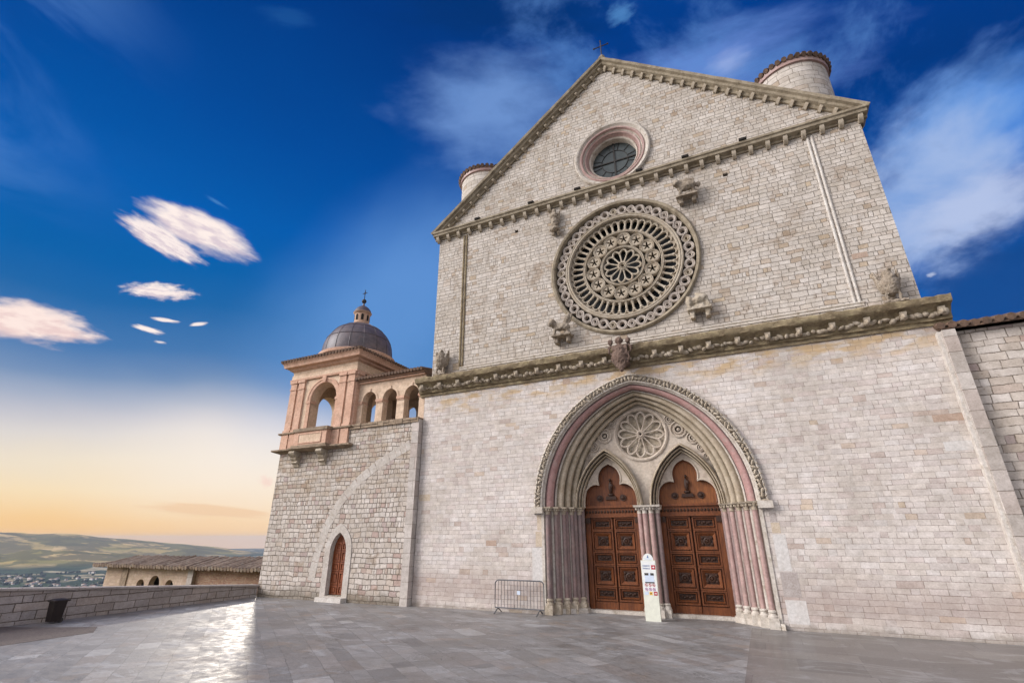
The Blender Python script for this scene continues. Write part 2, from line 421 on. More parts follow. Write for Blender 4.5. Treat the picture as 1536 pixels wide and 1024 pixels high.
M['paving'] = masonry('plaza_slabs', 0.46, 0.95, [(0.0, C(0.185, 0.18, 0.18)), (0.25, C(0.245, 0.243, 0.243)), (0.5, C(0.21, 0.20, 0.195)), (0.75, C(0.27, 0.268, 0.27)), (0.92, C(0.225, 0.206, 0.196)), (1.0, C(0.36, 0.36, 0.362))],
                      joint=C(0.05, 0.045, 0.04), jw=0.009, jstr=0.5, warp=0.035, bump=0.36, patch=0.3, rot=math.radians(37), jb=0.05, ib=0.0, spec=0.5, roughvar=(0.44, 0.80), marble=1.0, jlow=0.36, pits=0.25)
M['paving2'] = masonry('plaza_slabs_plain', 0.9, 1.7, [(0.0, C(0.14, 0.135, 0.13)), (0.4, C(0.165, 0.155, 0.15)), (0.8, C(0.185, 0.178, 0.17)), (1.0, C(0.21, 0.20, 0.19))],
                       joint=C(0.05, 0.045, 0.04), jw=0.008, jstr=0.6, warp=0.008, bump=0.10, rot=0.0, jb=0.04, ib=0.0, spec=0.4, roughvar=(0.5, 0.7), coat=(0.35, 0.2), marble=0.7, jlow=0.40, pits=0.2)
M['trim'] = stone('pale_trim', C(0.57, 0.52, 0.46), C(0.47, 0.41, 0.345), 3.0, 0.35, 0.8, C(0.22, 0.17, 0.11), 0.6)
M['quoin'] = masonry('quoin_stone', 0.55, 3.0, [(0, C(0.46, 0.42, 0.385)), (0.5, C(0.52, 0.485, 0.455)), (1, C(0.47, 0.41, 0.375))], jw=0.01, jstr=0.8, warp=0.01, bump=0.3, jlow=0.2)
M['voussoir'] = stone('voussoir_stone', C(0.52, 0.475, 0.43), C(0.43, 0.375, 0.325), 2.2, 0.5, 0.85, C(0.36, 0.29, 0.22), 0.4)
M['white'] = stone('white_stone', C(0.62, 0.58, 0.53), C(0.50, 0.45, 0.40), 3.0, 0.3, 0.75, C(0.34, 0.27, 0.2), 0.5)
M['lichen'] = stone('lichen_cornice', C(0.31, 0.245, 0.15), C(0.165, 0.122, 0.074), 2.6, 0.8, 0.9, C(0.40, 0.33, 0.19), 0.6)
M['cornice'] = stone('cornice_stone', C(0.37, 0.31, 0.225), C(0.225, 0.18, 0.125), 2.5, 0.6, 0.85, C(0.12, 0.095, 0.06), 0.6)
M['carved'] = stone('carved_stone', C(0.52, 0.445, 0.35), C(0.33, 0.265, 0.19), 4.0, 0.6, 0.85, C(0.12, 0.095, 0.065), 0.6)
M['sculpt'] = stone('weathered_sculpture', C(0.40, 0.335, 0.265), C(0.235, 0.185, 0.135), 5.0, 0.8, 0.85, C(0.12, 0.095, 0.07), 0.55)
M['arms'] = stone('brown_stone', C(0.19, 0.125, 0.095), C(0.12, 0.08, 0.06), 5.0, 0.6, 0.8, C(0.05, 0.035, 0.03), 0.6)
M['pink'] = stone('pink_marble', C(0.43, 0.255, 0.23), C(0.34, 0.19, 0.175), 2.2, 0.2, 0.55, C(0.38, 0.29, 0.25), 0.6)
M['pinkpale'] = stone('pale_pink_marble', C(0.44, 0.30, 0.265), C(0.33, 0.205, 0.185), 2.2, 0.2, 0.5, C(0.25, 0.2, 0.17), 0.5)
M['pinkdark'] = stone('purple_grey_marble', C(0.27, 0.18, 0.165), C(0.19, 0.145, 0.14), 2.0, 0.2, 0.5, C(0.33, 0.27, 0.23), 0.5)
M['arch'] = stone('archivolt_stone', C(0.48, 0.405, 0.31), C(0.36, 0.29, 0.205), 2.2, 0.3, 0.75, C(0.22, 0.165, 0.09), 0.5)
M['tymp'] = stone('tympanum_stone', C(0.55, 0.475, 0.395), C(0.47, 0.39, 0.315), 2.0, 0.3, 0.75, C(0.27, 0.20, 0.14), 0.4)
M['rose'] = stone('rose_stone', C(0.46, 0.40, 0.32), C(0.36, 0.295, 0.215), 3.0, 0.4, 0.8, C(0.40, 0.24, 0.16), 0.35, (0.55, 0.72))
M['rosepale'] = stone('rose_pale_stone', C(0.50, 0.44, 0.39), C(0.40, 0.34, 0.29), 3.0, 0.4, 0.8, C(0.22, 0.17, 0.12), 0.4)
M['iron'] = stone('dark_iron', C(0.025, 0.024, 0.024), C(0.04, 0.035, 0.03), 9, 0.2, 0.6)
M['galv'] = stone('galvanised_steel', C(0.13, 0.13, 0.135), C(0.09, 0.09, 0.095), 12, 0.1, 0.45)
M['dark'] = stone('dark_recess', C(0.02, 0.018, 0.016), C(0.028, 0.024, 0.02), 4, 0.2, 0.95)
M['stucco'] = stone('peach_stucco', C(0.68, 0.52, 0.385), C(0.58, 0.42, 0.30), 1.6, 0.15, 0.9, C(0.36, 0.24, 0.16), 0.5)
M['pinkst'] = stone('terracotta_stucco', C(0.63, 0.41, 0.30), C(0.535, 0.32, 0.225), 1.8, 0.2, 0.9, C(0.33, 0.21, 0.15), 0.6)
M['lantern'] = stone('warm_stucco', C(0.55, 0.38, 0.28), C(0.45, 0.29, 0.21), 2, 0.15, 0.9, C(0.3, 0.2, 0.15), 0.5)
M['brownst'] = stone('weathered_ledge', C(0.36, 0.27, 0.19), C(0.22, 0.16, 0.11), 2.5, 0.4, 0.9, C(0.10, 0.08, 0.06), 0.6)
M['tile'] = stone('old_roof_tile', C(0.20, 0.125, 0.085), C(0.115, 0.075, 0.055), 3.5, 0.4, 0.9, C(0.065, 0.05, 0.04), 0.7)
M['tilegrey'] = stone('lichened_roof_tile', C(0.30, 0.22, 0.16), C(0.15, 0.105, 0.08), 1.3, 0.5, 0.95, C(0.36, 0.32, 0.25), 0.6)
M['lead'] = stone('lead_dome', C(0.125, 0.10, 0.11), C(0.075, 0.062, 0.072), 2.2, 0.2, 0.5, C(0.17, 0.115, 0.105), 0.5, spec=0.5)
M['brick'] = masonry('old_brick', 0.09, 0.26, [(0, C(0.25, 0.13, 0.09)), (0.5, C(0.32, 0.19, 0.12)), (1, C(0.36, 0.25, 0.17))], joint=C(0.3, 0.24, 0.18), jw=0.01, warp=0.01, patch=0.4)
M['house'] = masonry('house_wall', 0.28, 0.5, [(0, C(0.44, 0.32, 0.24)), (0.5, C(0.52, 0.41, 0.32)), (1, C(0.48, 0.37, 0.27))], joint=C(0.35, 0.27, 0.19), jw=0.02, warp=0.04, patch=0.4)
M['bin'] = stone('brown_plastic', C(0.022, 0.015, 0.013), C(0.03, 0.02, 0.016), 6, 0.1, 0.55)
M['gravel'] = stone('reddish_gravel', C(0.17, 0.135, 0.12), C(0.12, 0.10, 0.09), 12, 0.9, 0.95)


def flat(name, col, rough=0.5):
    m, g, b = newmat(name)
    oc = g.n('ShaderNodeTexCoord').outputs['Object']
    n1 = g.noise(oc, 7, 4, 0.6)
    g.L.new(g.mix(1.0, col, g.ramp(n1, [(0.3, (0.9, 0.9, 0.9, 1)), (0.7, (1.05, 1.05, 1.05, 1))]), 'MULTIPLY'), b.inputs['Base Color'])
    b.inputs['Roughness'].default_value = rough
    return m


M['panelw'] = flat('sign_cream', C(0.66, 0.66, 0.55), 0.4)
M['panelg'] = flat('sign_pale', C(0.70, 0.71, 0.68), 0.4)
M['red'] = flat('sign_red', C(0.40, 0.03, 0.04), 0.4)
M['blue'] = flat('sign_blue', C(0.06, 0.12, 0.33), 0.4)
M['yellow'] = flat('sign_yellow', C(0.75, 0.42, 0.04), 0.4)
M['violet'] = flat('sign_magenta', C(0.32, 0.08, 0.25), 0.4)
M['black'] = flat('sign_black', C(0.04, 0.035, 0.03), 0.5)
M['signw'] = flat('sign_white', C(0.8, 0.8, 0.8), 0.4)
M['paper'] = flat('sign_notice', C(0.55, 0.62, 0.72), 0.4)


def glassmat():
    m, g, b = newmat('dark_window_glass')
    oc = g.n('ShaderNodeTexCoord').outputs['Object']
    n1 = g.noise(oc, 3, 3)
    g.L.new(g.mix(n1, C(0.006, 0.007, 0.008), C(0.022, 0.026, 0.026)), b.inputs['Base Color'])
    b.inputs['Roughness'].default_value = 0.35
    b.inputs['Specular IOR Level'].default_value = 0.25
    return m


M['glass'] = glassmat()


def glass2():
    m, g, b = newmat('leaded_glass')
    oc = g.n('ShaderNodeTexCoord').outputs['Object']
    g.L.new(g.mix(g.noise(oc, 4, 3), C(0.02, 0.026, 0.026), C(0.075, 0.09, 0.088)), b.inputs['Base Color'])
    b.inputs['Roughness'].default_value = 0.3
    return m


M['glass2'] = glass2()


def woodmat(name, c1, c2, rough=0.5):
    m, g, b = newmat(name)
    oc = g.n('ShaderNodeTexCoord').outputs['Object']
    st = g.vm('MULTIPLY', oc, (9.0, 9.0, 1.2))
    n1 = g.noise(st, 2.2, 5, 0.65, dist=0.6)
    n2 = g.noise(oc, 1.3, 3, 0.6)
    col = g.mix(g.ss(n1, 0.3, 0.72), c1, c2)
    col = g.mix(1.0, col, g.ramp(n2, [(0.3, (0.75, 0.72, 0.7, 1)), (0.7, (1.15, 1.15, 1.15, 1))]), 'MULTIPLY')
    g.L.new(col, b.inputs['Base Color'])
    g.L.new(g.bump(n1, 0.25, 0.01), b.inputs['Normal'])
    b.inputs['Roughness'].default_value = rough
    b.inputs['Specular IOR Level'].default_value = 0.35
    return m


M['wood'] = woodmat('walnut_wood', C(0.20, 0.062, 0.017), C(0.092, 0.027, 0.008))
M['woodlt'] = woodmat('oak_wood', C(0.26, 0.092, 0.026), C(0.15, 0.05, 0.014))
M['wooddk'] = woodmat('dark_carved_wood', C(0.05, 0.018, 0.007), C(0.028, 0.011, 0.005))
M['doorred'] = woodmat('red_brown_wood', C(0.24, 0.066, 0.02), C(0.15, 0.04, 0.013))

# ------------------------------------------------------------------ mesh builder
WORLD_OFF = {}


def setpar(o, p):
    if p is None: return
    o.parent = p
    off = WORLD_OFF.get(p.name, Vector((0, 0, 0)))
    o.matrix_parent_inverse = Matrix.Translation(-off)


def thing(name, label, cat, loc, group=None):
    o = bpy.data.objects.new(name, None)
    o.empty_display_size = 0.3
    COL.objects.link(o)
    o.location = loc
    WORLD_OFF[o.name] = Vector(loc)
    o['label'] = label
    o['category'] = cat
    if group: o['group'] = group
    return o


class MB:
    def __init__(s):
        s.v = []
        s.f = []
        s.mi = []

    def add(s, vs, fs, mat=0):
        o = len(s.v)
        s.v += [tuple(p) for p in vs]
        for f in fs:
            s.f.append([i + o for i in f])
            s.mi.append(mat)
        return s

    def box(s, x0, x1, y0, y1, z0, z1, mat=0):
        return s.add([(x0, y0, z0), (x1, y0, z0), (x1, y1, z0), (x0, y1, z0), (x0, y0, z1), (x1, y0, z1), (x1, y1, z1), (x0, y1, z1)],
                     [(0, 3, 2, 1), (4, 5, 6, 7), (0, 1, 5, 4), (1, 2, 6, 5), (2, 3, 7, 6), (3, 0, 4, 7)], mat)

    def taper(s, x0, x1, y0, y1, z0, z1, dx, dy, mat=0):
        """box whose top is inset by dx, dy"""
        return s.add([(x0, y0, z0), (x1, y0, z0), (x1, y1, z0), (x0, y1, z0), (x0 + dx, y0 + dy, z1), (x1 - dx, y0 + dy, z1), (x1 - dx, y1 - dy, z1), (x0 + dx, y1 - dy, z1)],
                     [(0, 3, 2, 1), (4, 5, 6, 7), (0, 1, 5, 4), (1, 2, 6, 5), (2, 3, 7, 6), (3, 0, 4, 7)], mat)

    def plate(s, outer, holes, y0, y1, mat=0, hmat=None):
        """polygon in x,z with holes, thick from y0 (front) to y1"""
        polys = [outer] + list(holes)
        pts = [p for pl in polys for p in pl]
        tris = tessellate_polygon([[Vector((p[0], p[1], 0)) for p in pl] for pl in polys])
        n = len(pts)
        s.add([(p[0], y0, p[1]) for p in pts] + [(p[0], y1, p[1]) for p in pts],
              [tuple(t) for t in tris] + [tuple(i + n for i in reversed(t)) for t in tris], mat)
        for k, pl in enumerate(polys):
            m_ = len(pl)
            s.add([(p[0], y0, p[1]) for p in pl] + [(p[0], y1, p[1]) for p in pl],
                  [(i, (i + 1) % m_, m_ + (i + 1) % m_, m_ + i) for i in range(m_)], mat if k == 0 or hmat is None else hmat)
        return s

    def loft(s, rows, closed=False, mats=None, mat=0, wrap=False):
        n = len(rows[0])
        vs = [p for r in rows for p in r]
        o = len(s.v)
        s.v += [tuple(p) for p in vs]
        nr = len(rows)
        for j in range(nr if wrap else nr - 1):
            jn = (j + 1) % nr
            for i in range(n if closed else n - 1):
                k = (i + 1) % n
                s.f.append([o + j * n + i, o + j * n + k, o + jn * n + k, o + jn * n + i])
                s.mi.append(mats[j] if mats else mat)
        return s

    def cap(s, ring, mat=0, flip=False):
        idx = list(range(len(ring)))
        return s.add(ring, [idx[::-1] if flip else idx], mat)

    def tube(s, path, r, n=8, closed=False, mat=0, caps=True):
        path = [Vector(p) for p in path]
        m_ = len(path)
        rows = []
        prev = None
        for i, p in enumerate(path):
            a = path[(i - 1) % m_] if (closed or i > 0) else p
            b = path[(i + 1) % m_] if (closed or i < m_ - 1) else p
            t = (b - a).normalized()
            if prev is None:
                ref = Vector((0, 1, 0)) if abs(t.y) < 0.9 else Vector((1, 0, 0))
                nrm = (ref - t * ref.dot(t)).normalized()
            else:
                nrm = (prev - t * prev.dot(t)).normalized()
            prev = nrm
            bn = t.cross(nrm)
            rr = r[i] if hasattr(r, '__len__') else r
            rows.append([p + nrm * math.cos(2 * PI * k / n) * rr + bn * math.sin(2 * PI * k / n) * rr for k in range(n)])
        s.loft(rows, True, mat=mat, wrap=closed)
        if caps and not closed:
            s.cap(rows[0], mat, True)
            s.cap(rows[-1], mat)
        return s

    def lathe(s, prof, c, n=32, axis='z', mat=0, mats=None, closed=False):
        c = Vector(c)
        rows = []
        for r, h in prof:
            if axis == 'z':
                rows.append([c + Vector((r * math.cos(2 * PI * k / n), r * math.sin(2 * PI * k / n), h)) for k in range(n)])
            else:
                rows.append([c + Vector((r * math.cos(2 * PI * k / n), h, r * math.sin(2 * PI * k / n))) for k in range(n)])
        s.loft(rows, True, mats=mats, mat=mat, wrap=closed)
        return s

    def ball(s, c, r, nu=10, nv=7, mat=0, rot=None):
        c = Vector(c)
        if not hasattr(r, '__len__'): r = (r, r, r)
        rows = []
        for j in range(nv + 1):
            a = PI * j / nv
            row = []
            for i in range(nu):
                b = 2 * PI * i / nu
                p = Vector((r[0] * math.sin(a) * math.cos(b), r[1] * math.sin(a) * math.sin(b), r[2] * math.cos(a)))
                if rot is not None: p = rot @ p
                row.append(c + p)
            rows.append(row)
        s.loft(rows, True, mat=mat)
        return s

    def build(s, name, mats, parent=None, angle=35, uvfn=None, weld=True, remesh=None, kind=None):
        me = bpy.data.meshes.new(name)
        me.from_pydata([tuple(v) for v in s.v], [], s.f)
        if not isinstance(mats, (list, tuple)): mats = [mats]
        for m_ in mats: me.materials.append(m_)
        me.polygons.foreach_set('material_index', s.mi)
        import bmesh
        bm = bmesh.new()
        bm.from_mesh(me)
        if weld: bmesh.ops.remove_doubles(bm, verts=bm.verts, dist=1e-4)
        bad = [f for f in bm.faces if f.calc_area() < 1e-9]
        if bad: bmesh.ops.delete(bm, geom=bad, context='FACES')
        bmesh.ops.recalc_face_normals(bm, faces=bm.faces)
        bm.to_mesh(me)
        bm.free()
        o = bpy.data.objects.new(name, me)
        COL.objects.link(o)
        if remesh:
            md = o.modifiers.new('r', 'REMESH')
            md.mode = 'VOXEL'
            md.voxel_size = remesh
            sm = o.modifiers.new('s', 'SMOOTH')
            sm.iterations = 0
            dg = bpy.context.evaluated_depsgraph_get()
            me2 = bpy.data.meshes.new_from_object(o.evaluated_get(dg))
            o.modifiers.clear()
            o.data = me2
            me = me2
            for vv_ in me.vertices:
                n_ = mnoise.fractal(vv_.co * 9.0, 0.7, 2.1, 3)
                n2_ = mnoise.noise(Vector((vv_.co.x * 30, vv_.co.y * 30, vv_.co.z * 12)))
                vv_.co += vv_.normal * (n_ * 0.030 + n2_ * 0.012 - 0.012)
            if not me.materials: me.materials.append(mats[0])
        uvl = me.uv_layers.new(name='UVMap')
        nl = len(me.loops)
        uvs = [0.0] * (nl * 2)
        for p in me.polygons:
            nn = p.normal
            ax, ay, az = abs(nn.x), abs(nn.y), abs(nn.z)
            for li in p.loop_indices:
                co = me.vertices[me.loops[li].vertex_index].co
                if uvfn: a, b = uvfn(co, nn)
                elif az > ax and az > ay: a, b = co.x, co.y
                elif ay >= ax: a, b = co.x, co.z
                else: a, b = co.y + 50, co.z
                uvs[2 * li] = a
                uvs[2 * li + 1] = b
        uvl.data.foreach_set('uv', uvs)
        me.polygons.foreach_set('use_smooth', [True] * len(me.polygons))
        me.set_sharp_from_angle(angle=math.radians(angle))
        me.update()
        setpar(o, parent)
        if kind: o['kind'] = kind
        return o


def dup(o, delta, parent, rotz=0.0):
    c = o.copy()
    COL.objects.link(c)
    c.parent = parent
    c.matrix_parent_inverse = Matrix.Translation(-WORLD_OFF.get(parent.name, Vector((0, 0, 0))))
    c.location = Vector(o.location) + Vector(delta)
    return c


def tag(o, label, cat, group=None, kind=None):
    o['label'] = label
    o['category'] = cat
    if group: o['group'] = group
    if kind: o['kind'] = kind
    return o


def circ(cx, cz, r, n, a0=0.0):
    return [(cx + r * math.cos(a0 + 2 * PI * i / n), cz + r * math.sin(a0 + 2 * PI * i / n)) for i in range(n)]


def arch(cx, hs, rise, z0, n=14):
    """points of a pointed (or round) arch, left spring -> apex -> right spring (x, z)"""
    R = (rise * rise + hs * hs) / (2 * hs)
    R = max(R, hs)
    cc = R - hs
    t1 = math.acos(max(-1, min(1, cc / R)))
    L = [(cx - hs + R + R * math.cos(PI - t1 * i / n), z0 + R * math.sin(PI - t1 * i / n) * (rise / (R * math.sin(t1)))) for i in range(n + 1)]
    Rr = [(2 * cx - x, z) for x, z in L[::-1]]
    return L + Rr[1:]


def extrude_x(mb, prof, x0, x1, mat=0):
    """closed profile in (y,z) extruded along x"""
    n = len(prof)
    mb.add([(x0, y, z) for y, z in prof] + [(x1, y, z) for y, z in prof],
           [tuple(range(n))[::-1], tuple(range(n, 2 * n))] + [(i, (i + 1) % n, n + (i + 1) % n, n + i) for i in range(n)], mat)


# ================================================================== SETTING
def build_ground():
    g = MB()
    # the plaza: one level sheet of slabs, behind the parapet it drops to the hillside
    g.box(-18.35, 46, -60, 46, -3.0, 0.0)
    o = g.build('plaza', M['paving'])
    o['kind'] = 'structure'
    b = MB()
    b.add([(2.75, -40, 0.004), (45, -40, 0.004), (45, -0.02, 0.004), (2.75, -0.02, 0.004)], [(0, 1, 2, 3)])
    b.build('pavement', M['paving2'])['kind'] = 'structure'
    b = MB()
    b.add([(-18.0, -30, 0.004), (-13.9, -30, 0.004), (-14.3, -8.6, 0.004), (-15.3, -8.0, 0.004), (-17.0, -8.9, 0.004), (-18.0, -9.2, 0.004)], [(0, 1, 2, 3, 4, 5)])
    b.build('gravel_path', M['gravel'])['kind'] = 'structure'


def terrain_height(x, y):
    dxx, dyy = x + 18, y + 10
    d = math.hypot(dxx, dyy)
    az = math.degrees(math.atan2(x - CAMP.x, y - CAMP.y))
    inside = -18.4 < x < 48 and -62 < y < 48
    if inside: return -3.2
    e = max(0.0, -18 - x, y - 46, x - 46, -60 - y)
    z = -4.0 - 0.30 * e
    z = max(z, -232.0) if e < 100000 else -232
    # soften onto the plain
    dc = math.hypot(x - CAMP.x, y - CAMP.y)
    if dc > 3000:
        # ridge profile by bearing
        pts = [(-180, 40), (-140, 60), (-100, 70), (-85, 60), (-76, 150), (-71, 105), (-66, 55), (-61, -15), (-56, -110), (-51, -215), (-45, -260), (0, -200), (40, -100), (90, 30), (180, 40)]
        hcrest = pts[0][1]
        for (a0, h0), (a1, h1) in zip(pts, pts[1:]):
            if a0 <= az <= a1: hcrest = h0 + (h1 - h0) * (az - a0) / (a1 - a0)
        nz = mnoise.fractal(Vector((az * 0.16, dc * 0.0003, 1.3)), 0.9, 2.2, 5) * 34
        n2 = mnoise.fractal(Vector((x * 0.0011, y * 0.0011, 5.3)), 0.9, 2.1, 5) * 60
        t = max(0.0, 1 - abs(dc - 9000) / 2600.0)
        t = t * t * (3 - 2 * t)
        hh = (hcrest + 232 + nz) * t + n2 * t * (1 - t * 0.6)
        t2 = max(0.0, 1 - abs(dc - 6600) / 1300.0)
        t2 = t2 * t2 * (3 - 2 * t2)
        h2 = max(0.0, (hcrest + 232) * 0.42 + nz * 0.8 + mnoise.fractal(Vector((az * 0.4, 2.0, 7.0)), 0.9, 2.1, 4) * 30) * t2
        z = max(z, -232 + max(0.0, max(hh, h2)))
    return z


def build_terrain():
    rs = [16, 20, 26, 34, 45, 60, 90, 130, 190, 280, 400, 560, 760, 1000, 1400, 1900, 2400, 3000, 3600, 4200, 4800, 5300, 5600, 5900, 6200, 6400, 6600, 6800, 7000, 7200, 7500, 7800, 8100, 8400, 8600, 8800, 9000, 9200, 9500, 10000, 10800, 11800, 13000, 14500]
    azs = [-180 + 4 * i for i in range(23)] + [-88 + 0.5 * i for i in range(96)] + [-40 + 5 * i for i in range(45)]
    azs = sorted(set(a for a in azs if a < 180))
    g = MB()
    rows = []
    for r in rs:
        row = []
        for a in azs:
            t = math.radians(a)
            x, y = CAMP.x + r * math.sin(t), CAMP.y + r * math.cos(t)
            row.append((x, y, terrain_height(x, y)))
        rows.append(row)
    g.loft(rows, True)
    m, n, b = newmat('valley_fields')
    oc = n.n('ShaderNodeTexCoord').outputs['Object']
    x, y, z = n.sep(oc)
    hgt = n.ss(z, -222, -170)
    vor = n.n('ShaderNodeTexVoronoi')
    vor.inputs['Scale'].default_value = 0.0046
    n.put(vor.inputs['Vector'], n.vm('ADD', n.vm('MULTIPLY', oc, (1.0, 1.6, 0.0)), n.vm('SCALE', n.noisec(oc, 0.003, 2), scale=120.0)))
    cell = n.sep(vor.outputs['Color'])
    fields = n.ramp(cell[0], [(0.0, C(0.05, 0.07, 0.04)), (0.25, C(0.06, 0.085, 0.045)), (0.45, C(0.28, 0.23, 0.13)), (0.6, C(0.05, 0.07, 0.045)), (0.8, C(0.42, 0.35, 0.22)), (1.0, C(0.09, 0.11, 0.055))], 'CONSTANT')
    trees = n.ss(n.noise(oc, 0.010, 5, 0.7), 0.50, 0.60)
    fields = n.mix(n.m('MULTIPLY', trees, 0.85), fields, C(0.025, 0.04, 0.022))
    vor2 = n.n('ShaderNodeTexVoronoi')
    vor2.inputs['Scale'].default_value = 0.0028
    n.put(vor2.inputs['Vector'], n.vm('ADD', oc, n.vm('SCALE', n.noisec(oc, 0.002, 3), scale=300.0)))
    hillf = n.ramp(n.sep(vor2.outputs['Color'])[0], [(0.0, C(0.30, 0.25, 0.07)), (0.35, C(0.20, 0.17, 0.055)), (0.65, C(0.50, 0.36, 0.12)), (0.85, C(0.68, 0.48, 0.20))], 'CONSTANT')
    wood = n.ss(n.noise(oc, 0.0035, 5, 0.65), 0.42, 0.54)
    hillc = n.mix(n.m('MULTIPLY', wood, 0.85), hillf, C(0.13, 0.11, 0.04))
    n.L.new(n.mix(hgt, fields, hillc), b.inputs['Base Color'])
    b.inputs['Roughness'].default_value = 1.0
    b.inputs['Specular IOR Level'].default_value = 0.0
    g.build('terrain', m, angle=60)['kind'] = 'structure'
    # far hedges, woods and villages of the plain
    tr = MB()
    ho = MB()
    rnd = random.Random(3)
    for i in range(2600):
        a = math.radians(rnd.uniform(-80, -44))
        r = 1500 * (5200 / 1500) ** rnd.random()
        if mnoise.noise(Vector((r * math.sin(a) * 0.004, r * math.cos(a) * 0.004, 2.0))) < -0.05: continue
        x, y = CAMP.x + r * math.sin(a), CAMP.y + r * math.cos(a)
        z = terrain_height(x, y)
        s_ = rnd.uniform(4, 9)
        for k in range(rnd.randint(1, 3)):
            ox, oy = rnd.uniform(-14, 14), rnd.uniform(-14, 14)
            tr.ball((x + ox, y + oy, z + s_ * 0.8), (s_ * rnd.uniform(.8, 1.7), s_ * rnd.uniform(.8, 1.7), s_ * rnd.uniform(.8, 1.2)), 5, 4)
    for i in range(1100):
        a = math.radians(rnd.uniform(-80, -44))
        r = 1700 * (5000 / 1700) ** rnd.random()
        if mnoise.noise(Vector((r * math.sin(a) * 0.0022, r * math.cos(a) * 0.0022, 9.0))) < -0.12: continue
        x, y = CAMP.x + r * math.sin(a), CAMP.y + r * math.cos(a)
        z = terrain_height(x, y)
        lx, ly, h = rnd.uniform(9, 36), rnd.uniform(7, 16), rnd.uniform(5, 11)
        ho.box(x - lx / 2, x + lx / 2, y - ly / 2, y + ly / 2, z - 1, z + h)
        ho.add([(x - lx / 2, y - ly / 2, z + h), (x + lx / 2, y - ly / 2, z + h), (x + lx / 2, y + ly / 2, z + h), (x - lx / 2, y + ly / 2, z + h), (x - lx / 2, y, z + h + 3), (x + lx / 2, y, z + h + 3)],
               [(0, 1, 5, 4), (3, 4, 5, 2), (0, 4, 3), (1, 2, 5)], 1)
    tm, tn, tb = newmat('far_trees')
    oc = tn.n('ShaderNodeTexCoord').outputs['Object']
    tn.L.new(tn.mix(tn.noise(oc, 0.05, 3), C(0.022, 0.036, 0.02), C(0.055, 0.07, 0.035)), tb.inputs['Base Color'])
    tb.inputs['Roughness'].default_value = 1
    tag(tr.build('valley_trees', tm, angle=80, weld=False), 'dark woods and hedgerows spread over the hazy valley plain', 'trees', kind='stuff')
    wallm = flat('far_plaster', C(0.55, 0.50, 0.44), 0.9)
    roofm = flat('far_roof', C(0.24, 0.13, 0.09), 0.9)
    tag(ho.build('valley_houses', [wallm, roofm], angle=20, weld=False), 'tiny pale houses scattered over the distant valley plain', 'houses', kind='stuff')


build_ground()
build_terrain()

# ================================================================== BASILICA
basilica = thing('church', 'large pale stone church with gabled front, rose window and twin brown doors', 'church', (0, 0, 0))
XC = -0.13            # axis of the portal
ZI = 3.55             # impost
LX0, LX1 = -9.5, 9.42

# ---- walls
por_hole = [(XC - 3.72, 0.0), ] + arch(XC, 3.72, 4.42, ZI, 22) + [(XC + 3.72, 0.0)]
mb = MB()
# outer outline notched for the portal (it stands open at the ground)
outl = [(LX0, 0), ] + [(XC - 3.72, 0.0)] + arch(XC, 3.72, 4.42, ZI, 22) + [(XC + 3.72, 0.0), (LX1, 0), (LX1, 8.62), (LX0, 8.62)]
mb.plate(outl, [], 0.0, 1.35)
mb.build('lower_wall', M['lower'], basilica)
M['st_brown'] = stone('brown_block', C(0.44, 0.33, 0.26), C(0.36, 0.26, 0.20), 4, 0.4, 0.85, C(0.30, 0.2, 0.14), 0.5)
M['st_grey'] = stone('grey_block', C(0.43, 0.38, 0.355), C(0.36, 0.31, 0.285), 4, 0.4, 0.85, C(0.22, 0.18, 0.15), 0.5)
M['st_white'] = stone('plaster_patch', C(0.585, 0.555, 0.53), C(0.545, 0.51, 0.48), 2, 0.25, 0.85, C(0.48, 0.42, 0.37), 0.4)
M['st_tan'] = stone('tan_block', C(0.54, 0.45, 0.35), C(0.46, 0.37, 0.28), 4, 0.4, 0.85, C(0.36, 0.27, 0.18), 0.5)
for nm_, x0_, x1_, z0_, z1_, y_ in (('st_brown', 8.5, 9.28, 5.57, 5.78, 0), ('st_white', 8.56, 9.26, 4.74, 5.0, 0), ('st_grey', 3.76, 4.22, .86, 1.52, 0), ('st_white', 3.76, 4.3, .17, .78, 0), ('st_white', 3.75, 4.1, 1.55, 2.56, 0),
                                  ('st_white', -4.27, -3.87, 1.02, 2.15, 0), ('st_tan', -4.12, -3.87, 2.18, 2.7, 0), ('st_tan', -4.05, -3.87, 2.74, 3.28, 0), ('st_tan', 3.76, 4.0, 2.6, 2.9, 0), ('st_grey', 3.76, 3.96, 2.92, 3.2, 0),
                                  ('st_tan', -9.45, -8.9, 3.93, 4.2, 0), ('st_brown', 7.75, 8.2, 11.22, 11.42, 0), ('st_tan', -3.4, -2.9, 8.0, 8.22, 0), ('st_brown', -6.2, -5.75, 2.2, 2.4, 0), ('st_brown', -2.8, -2.5, 8.2, 8.42, 0), ('st_tan', 5.3, 5.9, 7.9, 8.1, 0)):
    b = MB()
    b.box(x0_, x1_, -.004, .05, z0_, z1_)
    b.build('facing_block', M[nm_], basilica)
HOLE1, HOLE2 = (-4.8, 16.07), (4.46, 16.02)
hq = lambda c: [(c[0] - .09, c[1] - .08), (c[0] + .09, c[1] - .08), (c[0] + .09, c[1] + .08), (c[0] - .09, c[1] + .08)]
mb = MB()
mb.plate([(-9.18, 8.9), (9.18, 8.9), (9.18, 17.0), (-9.18, 17.0)], [circ(0, 13.03, 2.95, 72), hq(HOLE1), hq(HOLE2)], 0.0, 1.3)
mb.build('upper_wall', M['upper'], basilica)
GZ0, GZ1 = 17.05, 24.35
mb = MB()
mb.plate([(-9.18, GZ0), (9.18, GZ0), (0, GZ1)], [circ(0.03, 18.87, 1.6, 56)], 0.02, 1.3)
mb.build('gable_wall', M['upper'], basilica)
mb = MB()
